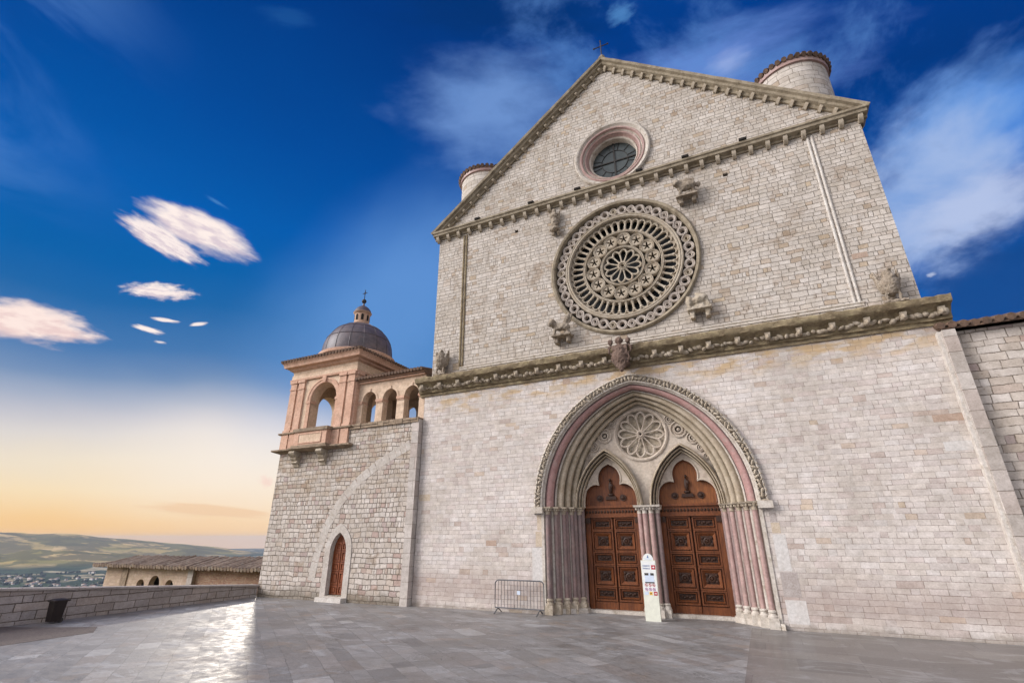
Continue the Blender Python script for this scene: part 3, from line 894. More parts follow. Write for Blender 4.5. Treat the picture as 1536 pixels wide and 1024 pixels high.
mb.box(-9.17, -8.2, 1.5, 44, 0.0, 17.0)
mb.box(8.2, 9.17, 1.5, 44, 0.0, 17.0)
mb.box(-8.2, 8.2, 43, 44, 0.0, 17.0)
mb.build('nave_wall', M['upper'], basilica)
mb = MB()
mb.add([(-9.5, 1.3, 16.9), (0, 1.3, 24.4), (9.5, 1.3, 16.9), (-9.5, 44.2, 16.9), (0, 44.2, 24.4), (9.5, 44.2, 16.9)], [(0, 1, 4, 3), (1, 2, 5, 4), (3, 4, 5), (0, 2, 1)])
mb.build('roof', M['tile'], basilica)

# ---- middle cornice, carved
mb = MB()
prof = [(0.05, 8.48), (-0.06, 8.48), (-0.06, 8.60), (-0.12, 8.62), (-0.16, 8.80), (-0.34, 8.98), (-0.52, 9.02), (-0.55, 9.10), (-0.58, 9.20), (-0.56, 9.24), (0.05, 9.30)]
CN = 190
cx0, cx1 = -9.72, 9.72
rows = []
for i in range(CN + 1):
    x = cx0 + (cx1 - cx0) * i / CN
    row = []
    for k, (y, z) in enumerate(prof):
        a = 0.0
        if 2 < k < 10:
            a = mnoise.fractal(Vector((x * 3.1, k * 0.9, 2.0)), 0.8, 2.0, 3) * (0.075 if k < 6 else 0.04)
        row.append((x, y - abs(a) * 1.2 if k < 6 else y - a, z + a * 0.6))
    rows.append(row)
mb.loft(rows)
mb.cap(rows[0]); mb.cap(rows[-1], 0, True)
rnd = random.Random(11)
x = cx0 + 0.15
while x < cx1 - 0.1:       # carved foliage and beasts of the frieze
    mb.ball((x, -0.20 - rnd.uniform(0, .05), 8.78 + rnd.uniform(-.05, .07)), (rnd.uniform(.06, .15), .09, rnd.uniform(.05, .09)), 7, 5, 1,
            Matrix.Rotation(rnd.uniform(-.7, .7), 3, 'Y'))
    x += rnd.uniform(.10, .20)
mid_cornice = mb.build('cornice', [M['lichen'], M['carved']], basilica, angle=50)
mid_cornice['label'] = 'lichen covered carved cornice'
k0 = None
for i in range(21):
    x = -9.45 + i * 0.945
    if abs(x + 0.2) < 0.35: continue
    if k0 is None:
        b = MB()
        b.taper(x - .09, x + .09, -.42, -.05, 8.94, 8.72, .02, 0.06)
        b.ball((x, -.34, 8.80), (.085, .10, .10), 8, 6)
        b.ball((x, -.42, 8.77), (.04, .05, .045), 6, 5)
        k0 = b.build('corbel', M['carved'], mid_cornice)
        kx = x
    else:
        dup(k0, (x - kx, 0, 0), mid_cornice)
for s_ in (-1, 1):          # end corbels below the cornice returns
    b = MB()
    xx = 9.42 * s_
    b.box(min(xx, xx + .22 * s_), max(xx, xx + .22 * s_), -.3, .6, 8.72, 8.98)
    b.ball((xx + .1 * s_, -.3, 8.8), (.12, .12, .13), 8, 6)
    b.build('corbel', M['carved'], mid_cornice)

# ---- upper cornice
mb = MB()
prof = [(0.03, 16.78), (-0.07, 16.78), (-0.08, 16.86), (-0.27, 16.92), (-0.29, 17.02), (-0.34, 17.06), (-0.34, 17.15), (0.03, 17.22)]
extrude_x(mb, prof, -9.42, 9.42)
up_cornice = mb.build('cornice', M['cornice'], basilica)
k0 = None
for i in range(31):
    x = -9.2 + i * (18.4 / 30)
    if k0 is None:
        b = MB()
        extrude_x(b, [(0.0, 16.60), (-.06, 16.60), (-.15, 16.68), (-.22, 16.80), (-.23, 16.90), (0.0, 16.90)], x - .075, x + .075)
        k0 = b.build('corbel', M['carved'], up_cornice)
        kx = x
    else:
        dup(k0, (x - kx, 0, 0), up_cornice)
for x in (-6.8, -3.9, -1.6, 1.2, 3.1, 5.3):
    b = MB(); b.box(x - .14, x + .14, -.40, -.2, 17.16, 17.25)
    b.build('drain_spout', M['dark'], up_cornice)

# ---- raking cornices
for s_ in (-1, 1):
    A = Vector((9.50 * s_, 0, 17.08)); B = Vector((0, 0, 24.62))
    t = (B - A).normalized()
    nrm = Vector((t.z * s_, 0, -t.x * s_))
    if nrm.z < 0: nrm = -nrm
    pr = [(0.03, -.34), (-.07, -.34), (-.09, -.24), (-.22, -.18), (-.24, -.08), (-.34, -.04), (-.36, .08), (0.9, .10), (0.9, -.1), (0.03, -.12)]
    mb = MB()
    # mitre at the apex: cut on the plane x = 0
    rows = []
    nseg = 24
    for i in range(nseg + 1):
        row = []
        for k, (y, h) in enumerate(pr):
            st = A + nrm * h
            end_t = -st.x / t.x
            p = st + t * (end_t * i / nseg)
            wob = mnoise.noise(Vector((p.x * 2, k * .7, s_))) * .012 if 0 < i < nseg else 0
            row.append((p.x, y - wob, p.z + wob))
        rows.append(row)
    mb.loft(rows, True)
    mb.cap(rows[0]); mb.cap(rows[-1], 0, True)
    rk = mb.build('raking_cornice', M['cornice'], basilica)
    k0 = None
    ang = math.atan2(t.z, abs(t.x))
    for i in range(22):
        f = 0.035 + 0.93 * i / 21
        p = A + (B - A) * f - nrm * .33
        if k0 is None:
            b = MB()
            for (q, w0, w1, y1) in ((0, -.065, .065, 0),):
                pf = [(0.03, -.13), (-.04, -.13), (-.10, -.08), (-.17, .0), (-.18, .10), (0.03, .10)]
                ring = []
                for d_ in (w0, w1):
                    for (y, h) in pf:
                        pp = p + t * d_ + nrm * h
                        ring.append((pp.x, y, pp.z))
                n_ = len(pf)
                b.add(ring, [tuple(range(n_))[::-1], tuple(range(n_, 2 * n_))] + [(j, (j + 1) % n_, n_ + (j + 1) % n_, n_ + j) for j in range(n_)])
            k0 = b.build('corbel', M['carved'], rk)
            kp = p
        else:
            dup(k0, p - kp, rk)

# ---- panel mouldings on the upper wall
for s_, mt in ((-1, 'lichen'), (1, 'white')):
    b = MB()
    x = 7.58 * s_
    for dx_ in (-.12, .02):
        b.tube([(x + dx_, -.01, 9.62), (x + dx_, -.01, 16.66)], .05, 8)
    b.build('pilaster_strip', M[mt], basilica)
b = MB()
b.box(-7.7, 7.7, -.035, .02, 9.50, 9.58)
b.tube([(-7.72, -.02, 9.62), (7.72, -.02, 9.62)], .04, 8)
b.build('string_moulding', M['trim'], basilica)

# ---- apex cross on its plinth
b = MB()
b.lathe([(.0, .0), (.20, .0), (.22, .12), (.15, .2), (.17, .34), (.10, .46), (.0, .52)], (0.02, -.05, 24.62), 10)
b.build('finial', M['cornice'], basilica)
b = MB()
b.tube([(0.02, -.05, 25.05), (0.02, -.05, 26.15)], .028, 6)
b.tube([(-.34, -.05, 25.78), (.38, -.05, 25.78)], .028, 6)
for x, z in ((-.34, 25.78), (.38, 25.78), (.02, 26.15)): b.ball((x, -.05, z), .05, 6, 5)
b.build('cross', M['iron'], basilica)

# ---- round turrets behind the gable
for s_ in (-1, 1):
    cx_ = 7.95 * s_
    b = MB()
    b.lathe([(1.5, 12.0), (1.5, 21.75)], (cx_, 2.75, 0), 48)
    tw = b.build('turret', M['turret'], basilica, uvfn=lambda co, nn, c=cx_: (math.atan2(co.y - 2.75, co.x - c) * 1.5, co.z))
    b = MB()
    b.lathe([(1.49, 21.70), (1.58, 21.74), (1.60, 21.95), (1.5, 22.0)], (cx_, 2.75, 0), 48)
    b.build('turret_band', M['pinkpale'], tw)
    b = MB()
    for i in range(40):
        a = 2 * PI * i / 40
        b.tube([(cx_ + math.cos(a) * 1.68, 2.75 + math.sin(a) * 1.68, 21.98), (cx_ + math.cos(a) * .3, 2.75 + math.sin(a) * .3, 22.75)], [.12, .05], 6)
    b.lathe([(1.55, 21.95), (1.62, 22.0), (0.0, 22.78)], (cx_, 2.75, 0), 40)
    b.build('turret_roof', M['tile'], tw)

# ---- oculus
b = MB()
OX, OZ = 0.03, 18.87
pr = [(1.74, .04), (1.76, -.06), (1.70, -.12), (1.62, -.10), (1.56, -.02), (1.52, .0), (1.48, -.05), (1.42, -.04), (1.38, .06), (1.34, .12), (1.30, .06), (1.24, .10), (1.20, .22), (1.16, .28), (1.12, .24), (1.07, .30), (1.04, .66)]
mi = [0] * 5 + [1] * 3 + [0] * 2 + [1] * 3 + [0] * 3
b.lathe(pr, (OX, 0, OZ), 72, 'y', mats=mi)
oc_ = b.build('round_window', [M['trim'], M['pinkpale']], basilica)
b = MB(); b.lathe([(0.001, .58), (1.06, .58), (1.06, .62), (0.001, .62)], (OX, 0, OZ), 48, 'y')
b.build('pane', M['glass2'], oc_)
b = MB()
b.box(OX - .035, OX + .035, .53, .575, OZ - 1.04, OZ + 1.04)
b.box(OX - 1.04, OX - .036, .53, .575, OZ - .03, OZ + .03)
b.box(OX + .036, OX + 1.04, .53, .575, OZ - .03, OZ + .03)
b.tube([(OX + .62 * math.cos(a * PI / 18), .565, OZ + .62 * math.sin(a * PI / 18)) for a in range(36)], .018, 6, True)
for i in range(12):
    a = PI / 12 + i * PI / 6
    b.tube([(OX + .62 * math.cos(a), .565, OZ + .62 * math.sin(a)), (OX + 1.04 * math.cos(a), .565, OZ + 1.04 * math.sin(a))], .014, 5)
b.build('glazing_bar', M['iron'], oc_)

# ---- rose window
RZ = 13.03
P2 = lambda r, a, y: (r * math.cos(a), y, RZ + r * math.sin(a))
b = MB()
b.lathe([(3.10, .03), (3.11, -.07), (3.05, -.14), (2.96, -.12), (2.93, -.02), (2.91, .30), (2.90, .55)], (0, 0, RZ), 110, 'y')
rose = b.build('rose_window', M['cornice'], basilica)


def ringpart(name, r0, r1, y0, y1, mt, n=96):
    q = MB()
    rm = (r0 + r1) / 2
    dr = (r1 - r0)
    q.lathe([(r0, y1), (r0, y0 + .05), (r0 + dr * .2, y0), (rm - dr * .08, y0 + .01), (rm, y0 + .04), (rm + dr * .08, y0 + .01), (r1 - dr * .2, y0), (r1, y0 + .05), (r1, y1)], (0, 0, RZ), n, 'y', closed=True)
    return q.build(name, mt, rose)


ringpart('ring_moulding', 2.27, 2.46, -.06, .45, M['rose'])
ringpart('ring_moulding', 1.58, 1.70, .04, .42, M['rose'], 80)
ringpart('ring_moulding', 0.83, 0.94, .04, .42, M['rose'], 64)
b = MB(); b.lathe([(0.001, .45), (2.92, .45), (2.92, .50), (0.001, .50)], (0, 0, RZ), 64, 'y')
b.build('pane', M['glass'], rose)


def roundel(r, R, a, y, ro, ri, mt):
    q = MB()
    cx_, cz_ = r * math.cos(a), RZ + r * math.sin(a)
    mid_ = (ro + ri) / 2
    q.lathe([(ri, y + .25), (ri, y + .03), (ri + .02, y), (mid_ - .015, y), (mid_, y + .035), (mid_ + .015, y), (ro - .02, y), (ro, y + .03), (ro, y + .25)], (cx_, 0, cz_), 22, 'y', closed=True)
    return q.build('roundel', mt, rose)


nL = 22
for i in range(nL):
    a = 2 * PI * i / nL + .06
    roundel(2.685, 0, a, .02, .225, .105, M['rosepale'])
    a2 = a + PI / nL
    q = roundel(2.685, 0, a2, .03, .160, .050, M['rosepale'] if i % 5 else M['rose'])
# interlaced strand between the roundels
b = MB()
for ph in (0, PI):
    pts = []
    for i in range(nL * 12):
        a = 2 * PI * i / (nL * 12) + .06
        rr = 2.685 + .175 * math.cos((a - .06) * nL + ph)
        pts.append(P2(rr, a, .05 + .02 * math.sin((a - .06) * nL + ph)))
    b.tube(pts, .026, 6, True)
b.build('interlace', M['rosepale'], rose)
nC = 44
c0 = None
for i in range(nC):
    a = 2 * PI * i / nC
    q = MB()
    q.tube([P2(1.70, a, .14), P2(1.76, a, .14), P2(1.78, a, .14), P2(2.02, a, .14), P2(2.04, a, .14), P2(2.10, a, .14)], [.075, .07, .05, .048, .065, .078], 7)
    # the small trefoil arch springing on to the next colonnette
    a1 = a + 2 * PI / nC
    pts = []
    for k in range(7):
        f = k / 6
        rr = 2.08 + .12 * math.sin(f * PI) ** .7
        pts.append(P2(rr, a + (a1 - a) * f, .13))
    q.tube(pts, .035, 6)
    pts = [P2(2.10 + .15 * (1 - abs(2 * k / 4 - 1)), a + (a1 - a) * k / 4, .11) for k in range(5)]
    q.tube(pts, .028, 5)
    q.build('colonnette', M['rose'], rose)
# spandrel ring behind the little arches
b = MB()
ring = []
for i in range(nC):
    a = 2 * PI * i / nC
    for k in range(6):
        f = k / 6
        ring.append(((2.09 + .13 * math.sin(f * PI) ** .7) * math.cos(a + 2 * PI / nC * f), RZ + (2.09 + .13 * math.sin(f * PI) ** .7) * math.sin(a + 2 * PI / nC * f)))
b.plate(circ(0, RZ, 2.29, 88), [ring], .15, .3)
b.build('spandrel', M['rose'], rose)
for i in range(14):
    a = 2 * PI * i / 14 + .1
    cx_, cz_ = 1.26 * math.cos(a), RZ + 1.26 * math.sin(a)
    q = MB()
    star = []
    for k in range(40):
        t_ = 2 * PI * k / 40
        star.append((cx_ + (.122 + .068 * math.cos(5 * t_)) * math.cos(t_ + .3), cz_ + (.122 + .068 * math.cos(5 * t_)) * math.sin(t_ + .3)))
    q.plate(circ(cx_, cz_, .27, 32), [star], .10, .28)
    q.lathe([(.215, .10), (.225, .065), (.245, .06), (.26, .09), (.27, .06), (.29, .05), (.305, .08), (.305, .28), (.215, .28)], (cx_, 0, cz_), 28, 'y', closed=True)
    q.build('star_roundel', M['rose'], rose)
for i in range(12):
    a = 2 * PI * i / 12 + .12
    q = MB()
    q.tube([P2(.18, a, .16), P2(.24, a, .16), P2(.26, a, .16), P2(.55, a, .16), P2(.57, a, .16), P2(.62, a, .16)], [.045, .045, .032, .034, .05, .06], 7)
    a1 = a + PI / 6
    pts = []
    c_r = .60
    for k in range(9):
        f = k / 8
        pts.append(P2(c_r + .17 * math.sin(f * PI), a + (a1 - a) * f, .14))
    q.tube(pts, .042, 6)
    q.build('petal', M['rose'], rose)
b = MB()
b.lathe([(.07, .3), (.07, .12), (.10, .08), (.13, .12), (.15, .08), (.19, .10), (.20, .3)], (0, 0, RZ), 24, 'y', closed=True)
b.build('hub', M['rose'], rose)


# ---- sculptures of the front
def E(c, r, ry=0.0, rx=0.0, rz=0.0):
    return (c, r, Matrix.Rotation(rz, 3, 'Z') @ Matrix.Rotation(ry, 3, 'Y') @ Matrix.Rotation(rx, 3, 'X'))


def sculpture(name, parts, mt, boxes=(), voxel=.026, label=None):
    q = MB()
    for c, r, R in parts: q.ball(c, r, 14, 10, 0, R)
    for bx in boxes: q.box(*bx)
    o = q.build(name, mt, basilica, angle=60, remesh=voxel)
    if label: o['label'] = label
    return o


def eagle(x, z, lab):
    ps = [E((x, -.36, z + .62), (.25, .24, .40), 0, .2), E((x, -.34, z + .98), (.17, .17, .16)), E((x + .07, -.42, z + 1.10), (.08, .10, .07))]
    for s_ in (-1, 1):
        ps += [E((x + .26 * s_, -.22, z + .72), (.07, .16, .38), .18 * s_), E((x + .30 * s_, -.22, z + 1.05), (.05, .10, .14), .25 * s_)]
        ps += [E((x + .17 * s_, -.38, z + .15), (.055, .055, .24), .06 * s_)]
    ps += [E((x, -.14, z + .25), (.14, .08, .28))]
    sculpture('eagle_statue', ps, M['sculpt'], [(x - .32, x + .32, -.52, -.05, z - .06, z + .04)], .024, lab)


eagle(8.42, 9.32, 'headless stone eagle above the right end of the carved cornice')
eagle(-8.50, 9.32, 'headless stone eagle above the left end of the carved cornice')
# angel, winged ox, lion, and the bull around the rose
x, z = -2.80, 15.55
sculpture('angel_statue', [E((x, -.22, z + .30), (.17, .15, .34)), E((x, -.24, z + .62), (.20, .15, .20)), E((x, -.24, z + .88), (.10, .10, .12)),
                           E((x - .16, -.16, z + .60), (.07, .10, .34), -.15), E((x + .18, -.14, z + .56), (.07, .10, .36), .15), E((x + .05, -.36, z + .56), (.17, .06, .06), .5),
                           E((x, -.20, z - .08), (.26, .20, .12)), E((x - .1, -.12, z - .26), (.10, .10, .14)), E((x + .14, -.12, z - .24), (.09, .10, .14))], M['sculpt'], (), .024)
x, z = 2.92, 15.30
sculpture('ox_statue', [E((x + .05, -.40, z + .38), (.40, .18, .19), -.1), E((x - .30, -.48, z + .55), (.16, .18, .19)), E((x - .38, -.58, z + .48), (.09, .12, .10)), E((x + .08, -.40, z + .66), (.34, .08, .12), .15),
                        E((x - .22, -.40, z + .18), (.08, .09, .20)), E((x + .30, -.34, z + .20), (.09, .09, .20)), E((x + .46, -.25, z + .44), (.14, .10, .12))],
          M['sculpt'], [(x - .42, x + .42, -.46, -.02, z - .05, z + .06), (x - .34, x - .16, -.3, -.02, z - .28, z - .05), (x + .16, x + .34, -.3, -.02, z - .28, z - .05)], .035)
x, z = -2.66, 10.18
sculpture('lion_statue', [E((x + .02, -.38, z + .36), (.40, .18, .18), .1), E((x - .32, -.50, z + .54), (.18, .19, .20)), E((x - .38, -.62, z + .48), (.09, .10, .08)), E((x + .22, -.36, z + .66), (.10, .07, .34), .5),
                          E((x + .40, -.30, z + .72), (.08, .07, .26), .35), E((x - .25, -.44, z + .16), (.08, .09, .18)), E((x + .28, -.34, z + .16), (.10, .10, .18))],
          M['sculpt'], [(x - .42, x + .42, -.50, -.02, z - .06, z + .05), (x - .34, x - .16, -.34, -.02, z - .30, z - .06), (x + .16, x + .34, -.34, -.02, z - .30, z - .06)], .035)
x, z = 2.72, 10.30
sculpture('winged_ox_statue', [E((x + .02, -.34, z + .36), (.36, .16, .16), -.3), E((x - .32, -.38, z + .30), (.13, .15, .24)), E((x + .30, -.30, z + .30), (.08, .10, .30), -.25), E((x - .02, -.30, z + .12), (.34, .12, .09), -.1),
                               E((x + .12, -.28, z + .54), (.28, .06, .10), .45)],
          M['rose'], [(x - .44, x + .44, -.46, -.02, z - .06, z + .06), (x - .36, x - .18, -.34, -.02, z - .34, z - .06), (x + .18, x + .36, -.34, -.02, z - .34, z - .06)], .035)
# coat of arms over the portal
x, z = -.24, 8.22
q = MB()
sh = [(x - .30, z + .95), (x - .26, z + .55), (x - .15, z + .22), (x, z + .02), (x + .15, z + .22), (x + .26, z + .55), (x + .30, z + .95), (x, z + 1.02)]
q.plate(sh, [], -.82, -.60)
q.ball((x, -.80, z + .60), (.22, .12, .36), 12, 9)
for s_ in (-1, 1):
    q.tube([(x + s_ * .30, -.74, z + .98), (x + s_ * .42, -.74, z + .90), (x + s_ * .40, -.74, z + .72), (x + s_ * .30, -.74, z + .62), (x + s_ * .34, -.74, z + .46), (x + s_ * .22, -.74, z + .28), (x + s_ * .10, -.74, z + .08)], [.05, .07, .05, .04, .06, .05, .06], 8)
    q.ball((x + s_ * .33, -.76, z + 1.12), (.11, .10, .14), 8, 6)
    q.box(x + s_ * .33 - .06, x + s_ * .33 + .06, -.84, -.68, z + 1.08, z + 1.24)
q.ball((x, -.76, z + 1.16), (.16, .12, .16), 10, 7)
q.ball((x, -.76, z + .05), (.10, .10, .14), 8, 6)
q.box(x - .22, x + .22, -.62, -.0, z + .30, z + .88)
q.build('coat_of_arms', M['arms'], basilica, remesh=.028)['label'] = 'brown crested shield over the portal'

# ================================================================== PORTAL
YD = 1.12                 # depth of the tympanum
HO, RO = 3.66, 4.36       # outer opening
HI, RI = 2.58, 3.72       # inner edge
PM = ['trim', 'arch', 'pink', 'tymp', 'pinkdark']
# beads: share of the width, bulge, material index
BEADS = [(.05, .40, 0), (.035, -1.6, 4), (.20, .45, 2), (.035, -1.6, 4), (.05, .6, 0), (.035, -1.6, 1), (.15, .95, 1), (.04, -1.8, 1), (.15, .95, 1), (.04, -1.8, 1), (.14, .95, 1), (.04, -1.8, 1), (.06, .7, 3)]


def bead_profile(beads, y0, y1):
    tot = sum(b_[0] for b_ in beads)
    t = 0
    out = []
    mats = []
    wid = 1.1
    for (wd, bul, mi_) in beads:
        t0, t1 = t / tot, (t + wd) / tot
        t += wd
        for k in range(7):
            a = PI * k / 6
            f = t0 + (t1 - t0) * (1 - math.cos(a)) / 2
            bu = math.sin(a) * bul * (t1 - t0)
            out.append((f + bu * .7, y0 + (y1 - y0) * f - bu * .7 * wid))
            mats.append(mi_)
    return out, mats


prof_o, mats_o = bead_profile(BEADS, -.01, YD)
rows = []
for f, y in prof_o:
    rows.append([(px, y, pz) for px, pz in arch(XC, HO + (HI - HO) * f, RO + (RI - RO) * f, ZI, 26)])
mb = MB()
mb.loft(rows, mats=mats_o[1:])
portal = mb.build('portal', [M[k] for k in PM], basilica, angle=50)
portal['label'] = 'deep pointed double portal with ringed arch'
# hood mould with carved leaves
mb = MB()
hp = [(3.96, 4.68, .02), (3.98, 4.70, -.10), (3.93, 4.65, -.15), (3.88, 4.59, -.06), (3.76, 4.46, -.05), (3.73, 4.43, -.12), (3.68, 4.38, -.10), (3.65, 4.35, .0)]
mb.loft([[(px, y, pz) for px, pz in arch(XC, h_, r_, ZI, 30)] for h_, r_, y in hp])
rnd = random.Random(5)
for hs_, rs_, nn_, sz in ((3.82, 4.52, 44, 1.0), (3.93, 4.64, 40, .62), (3.76, 4.46, 52, .5)):
    for (px, pz) in arch(XC, hs_, rs_, ZI, nn_):
        mb.ball((px + rnd.uniform(-.02, .02), -.085 - .03 * sz, pz + rnd.uniform(-.02, .02)), (.05 * sz, .06, .095 * sz), 7, 5, 1, Matrix.Rotation(rnd.uniform(-1.2, 1.2), 3, 'Y'))
for s_ in (-1, 1):
    mb.box(min(XC + s_ * 3.62, XC + s_ * 4.06), max(XC + s_ * 3.62, XC + s_ * 4.06), -.20, .05, ZI - .22, ZI)
mb.build('hood_mould', [M['trim'], M['carved']], portal, angle=50)

ROUND = ((1.10, 6.62, .17), (1.40, 6.22, .31), (1.86, 5.86, .22), (2.10, 5.50, .15), (2.26, 5.18, .12), (-1.10, 6.62, .17), (-1.40, 6.20, .29), (-1.86, 5.80, .20), (-2.12, 5.42, .15))
# tympanum with openings for the two doors and the rosette
DC = 1.40
DHS, DRISE = 1.28, 2.14


def trefoil(cx_, z0):
    hs = 1.02
    L = []
    for k in range(9):      # lower lobe from the jamb to the cusp
        a = PI - (PI * .60) * k / 8
        L.append((cx_ - .54 + .50 * math.cos(a), z0 + .28 + .58 * math.sin(a) * 1.0 if k else z0 + .05))
    L = [(cx_ - hs, z0)] + [(x_, z_) for x_, z_ in L if x_ < cx_ - .44]
    T = []
    for k in range(13):     # upper lobe, slightly pointed
        a = math.radians(205) - math.radians(115) * k / 12
        T.append((cx_ + .46 * math.cos(a), z0 + 1.04 + .52 * math.sin(a) + (.06 if k == 12 else .03 * (k / 12) ** 3)))
    L += T
    Rr = [(2 * cx_ - x_, z_) for x_, z_ in L[::-1]]
    return L + Rr[1:]


outer = [(XC - 2.62, ZI)] + arch(XC, 2.62, 3.78, ZI, 24)[1:-1] + [(XC + 2.62, ZI)]
# bottom edge: down round the two door arches
dR = arch(XC + DC, DHS - .02, DRISE - .03, ZI, 14)[::-1]
dL = arch(XC - DC, DHS - .02, DRISE - .03, ZI, 14)[::-1]
poly = outer + [(XC + DC + DHS - .02, ZI)] + dR[1:] + dL
clean = []
for p in poly:
    if not clean or (abs(p[0] - clean[-1][0]) + abs(p[1] - clean[-1][1])) > 1e-4: clean.append(p)
RSX, RSZ, RSR = XC + .0, 6.16, .93
mb = MB()
mb.plate(clean, [circ(RSX, RSZ, RSR - .02, 48)], YD - .06, YD + .10)
mb.box(XC - 2.7, XC + 2.7, YD + .45, YD + .5, ZI, 7.6, 0)
tymp = mb.build('tympanum', M['tymp'], portal)
# rosette
mb = MB()
mb.lathe([(RSR + .10, YD - .04), (RSR + .09, YD - .11), (RSR + .04, YD - .13), (RSR, YD - .10), (RSR - .04, YD - .02), (RSR - .04, YD + .12)], (RSX, 0, RSZ), 64, 'y')
mb.lathe([(0.001, YD + .10), (RSR, YD + .10), (RSR, YD + .14), (0.001, YD + .14)], (RSX, 0, RSZ), 48, 'y', mat=1)
for i in range(12):
    a = 2 * PI * i / 12 + .18
    P3 = lambda r, t, y: (RSX + r * math.cos(t), y, RSZ + r * math.sin(t))
    mb.tube([P3(.14, a, YD), P3(.2, a, YD), P3(.22, a, YD), P3(.58, a, YD), P3(.60, a, YD), P3(.66, a, YD)], [.04, .04, .026, .03, .045, .055], 7)
    pts = [P3(.66 + .20 * math.sin(k / 8 * PI), a + PI / 6 * k / 8, YD - .01) for k in range(9)]
    mb.tube(pts, .042, 6)
mb.lathe([(.05, YD + .1), (.05, YD - .08), (.09, YD - .11), (.12, YD - .07), (.16, YD - .05), (.17, YD + .1)], (RSX, 0, RSZ), 20, 'y')
mb.build('rosette', [M['tymp'], M['carved']], portal)
for (ox, oz, r_) in ROUND:
    mb = MB()
    y_ = YD - .06
    mb.lathe([(r_, y_ + .02), (r_, y_ - .05), (r_ * .86, y_ - .06), (r_ * .78, y_ + .005), (r_ * .62, y_ + .005), (r_ * .56, y_ - .05), (r_ * .40, y_ - .05), (r_ * .34, y_ + .0), (r_ * .2, y_ + .0), (.001, y_ - .04)], (XC + ox, 0, oz), 28, 'y')
    mb.build('roundel', M['tymp'], portal)
# door arches: three beads each, then the trefoil plate
DB = [(.20, .95, 1), (.05, -1.8, 1), (.20, .95, 1), (.05, -1.8, 1), (.20, .95, 1), (.05, -1.8, 1), (.10, .6, 0)]
prof_d, mats_d = bead_profile(DB, YD - .24, YD + .18)
for sx in (-1, 1):
    cxd = XC + DC * sx
    mb = MB()
    rows = [[(px, y, pz) for px, pz in arch(cxd, DHS + (1.02 - DHS) * f, DRISE + (1.80 - DRISE) * f, ZI, 18)] for f, y in prof_d]
    mb.loft(rows, mats=mats_d[1:])
    mb.build('door_arch', [M['tymp'], M['arch']], portal, angle=50)
    mb = MB()
    o_ = arch(cxd, 1.04, 1.83, ZI, 18)
    tf = trefoil(cxd, ZI)
    # ring between the arch and the trefoil (both start and end on the impost line)
    polyg = [o_[0]] + o_[1:] + tf[::-1]
    cl = []
    for p in polyg:
        if not cl or (abs(p[0] - cl[-1][0]) + abs(p[1] - cl[-1][1])) > 1e-4: cl.append(p)
    mb.plate(cl, [], YD + .10, YD + .26)
    mb.tube([(px, YD + .10, pz) for px, pz in tf], .035, 8, caps=False)
    mb.build('trefoil_arch', M['tymp'], portal)

# jambs: clustered shafts on a moulded base with a band of capitals
for sx in (-1, 1):
    mb = MB()
    rows = []
    pj, mj = bead_profile([(.06, .2, 0), (.10, .5, 1), (.09, .45, 0), (.10, .5, 1), (.09, .45, 0), (.10, .5, 1), (.09, .45, 0), (.10, .5, 1), (.09, .45, 0), (.08, .3, 1)], -.005, YD + .05)
    for f, y in pj:
        xx = XC + sx * (3.66 + (2.44 - 3.66) * f)
        rows.append([(xx, y + .03, 0.0), (xx, y + .03, ZI - .02)])
    mb.loft(rows, mats=mj[1:])
    mb.build('jamb', [M['trim'], M['pinkdark']], portal, angle=50)
    nsh = 5
    for i in range(nsh):
        f = (.08 + .84 * i / (nsh - 1))
        xx = XC + sx * (3.60 + (2.50 - 3.60) * f)
        yy = -.02 + (YD + .02) * f - .02
        q = MB()
        q.tube([(xx, yy, .50), (xx, yy, ZI - .24)], .082, 12)
        q.build('column', M['pinkpale'] if sx > 0 else M['pinkdark'], portal)
        q = MB()
        q.lathe([(.085, .50), (.12, .48), (.125, .44), (.10, .41), (.105, .37), (.145, .34), (.145, .28)], (xx, yy, 0), 14)
        q.taper(xx - .14, xx + .14, yy - .14, yy + .14, .0, .29, .0, .0)
        q.build('column_base', M['carved'] if sx < 0 else M['trim'], portal)
        q = MB()
        q.lathe([(.08, ZI - .27), (.10, ZI - .25), (.085, ZI - .23), (.10, ZI - .13), (.15, ZI - .05)], (xx, yy, 0), 14)
        q.taper(xx - .17, xx + .17, yy - .17, yy + .17, ZI - .05, ZI + .0, -.015, -.015)
        for k in range(8):
            a = 2 * PI * k / 8
            q.ball((xx + .12 * math.cos(a), yy + .12 * math.sin(a), ZI - .09), (.045, .045, .06), 6, 5)
        q.build('capital', M['carved'], portal)
    q = MB()
    a0, a1 = sorted((XC + sx * 3.63, XC + sx * 3.735))
    q.box(a0, a1, -.03, .12, .0, ZI - .02)
    q.build('jamb_edge', M['trim'], portal)
    # plinth
    q = MB()
    xa, xb = XC + sx * 3.78, XC + sx * 2.40
    q.add([(xa, -.16, 0), (xa, .1, 0), (xb, YD + .05, 0), (xb, YD - .22, 0), (xa, -.16, .16), (xa, .1, .16), (xb, YD + .05, .16), (xb, YD - .22, .16)],
          [(0, 1, 2, 3), (4, 5, 6, 7), (0, 3, 7, 4), (0, 1, 5, 4), (2, 3, 7, 6)])
    q.build('plinth', M['trim'], portal)
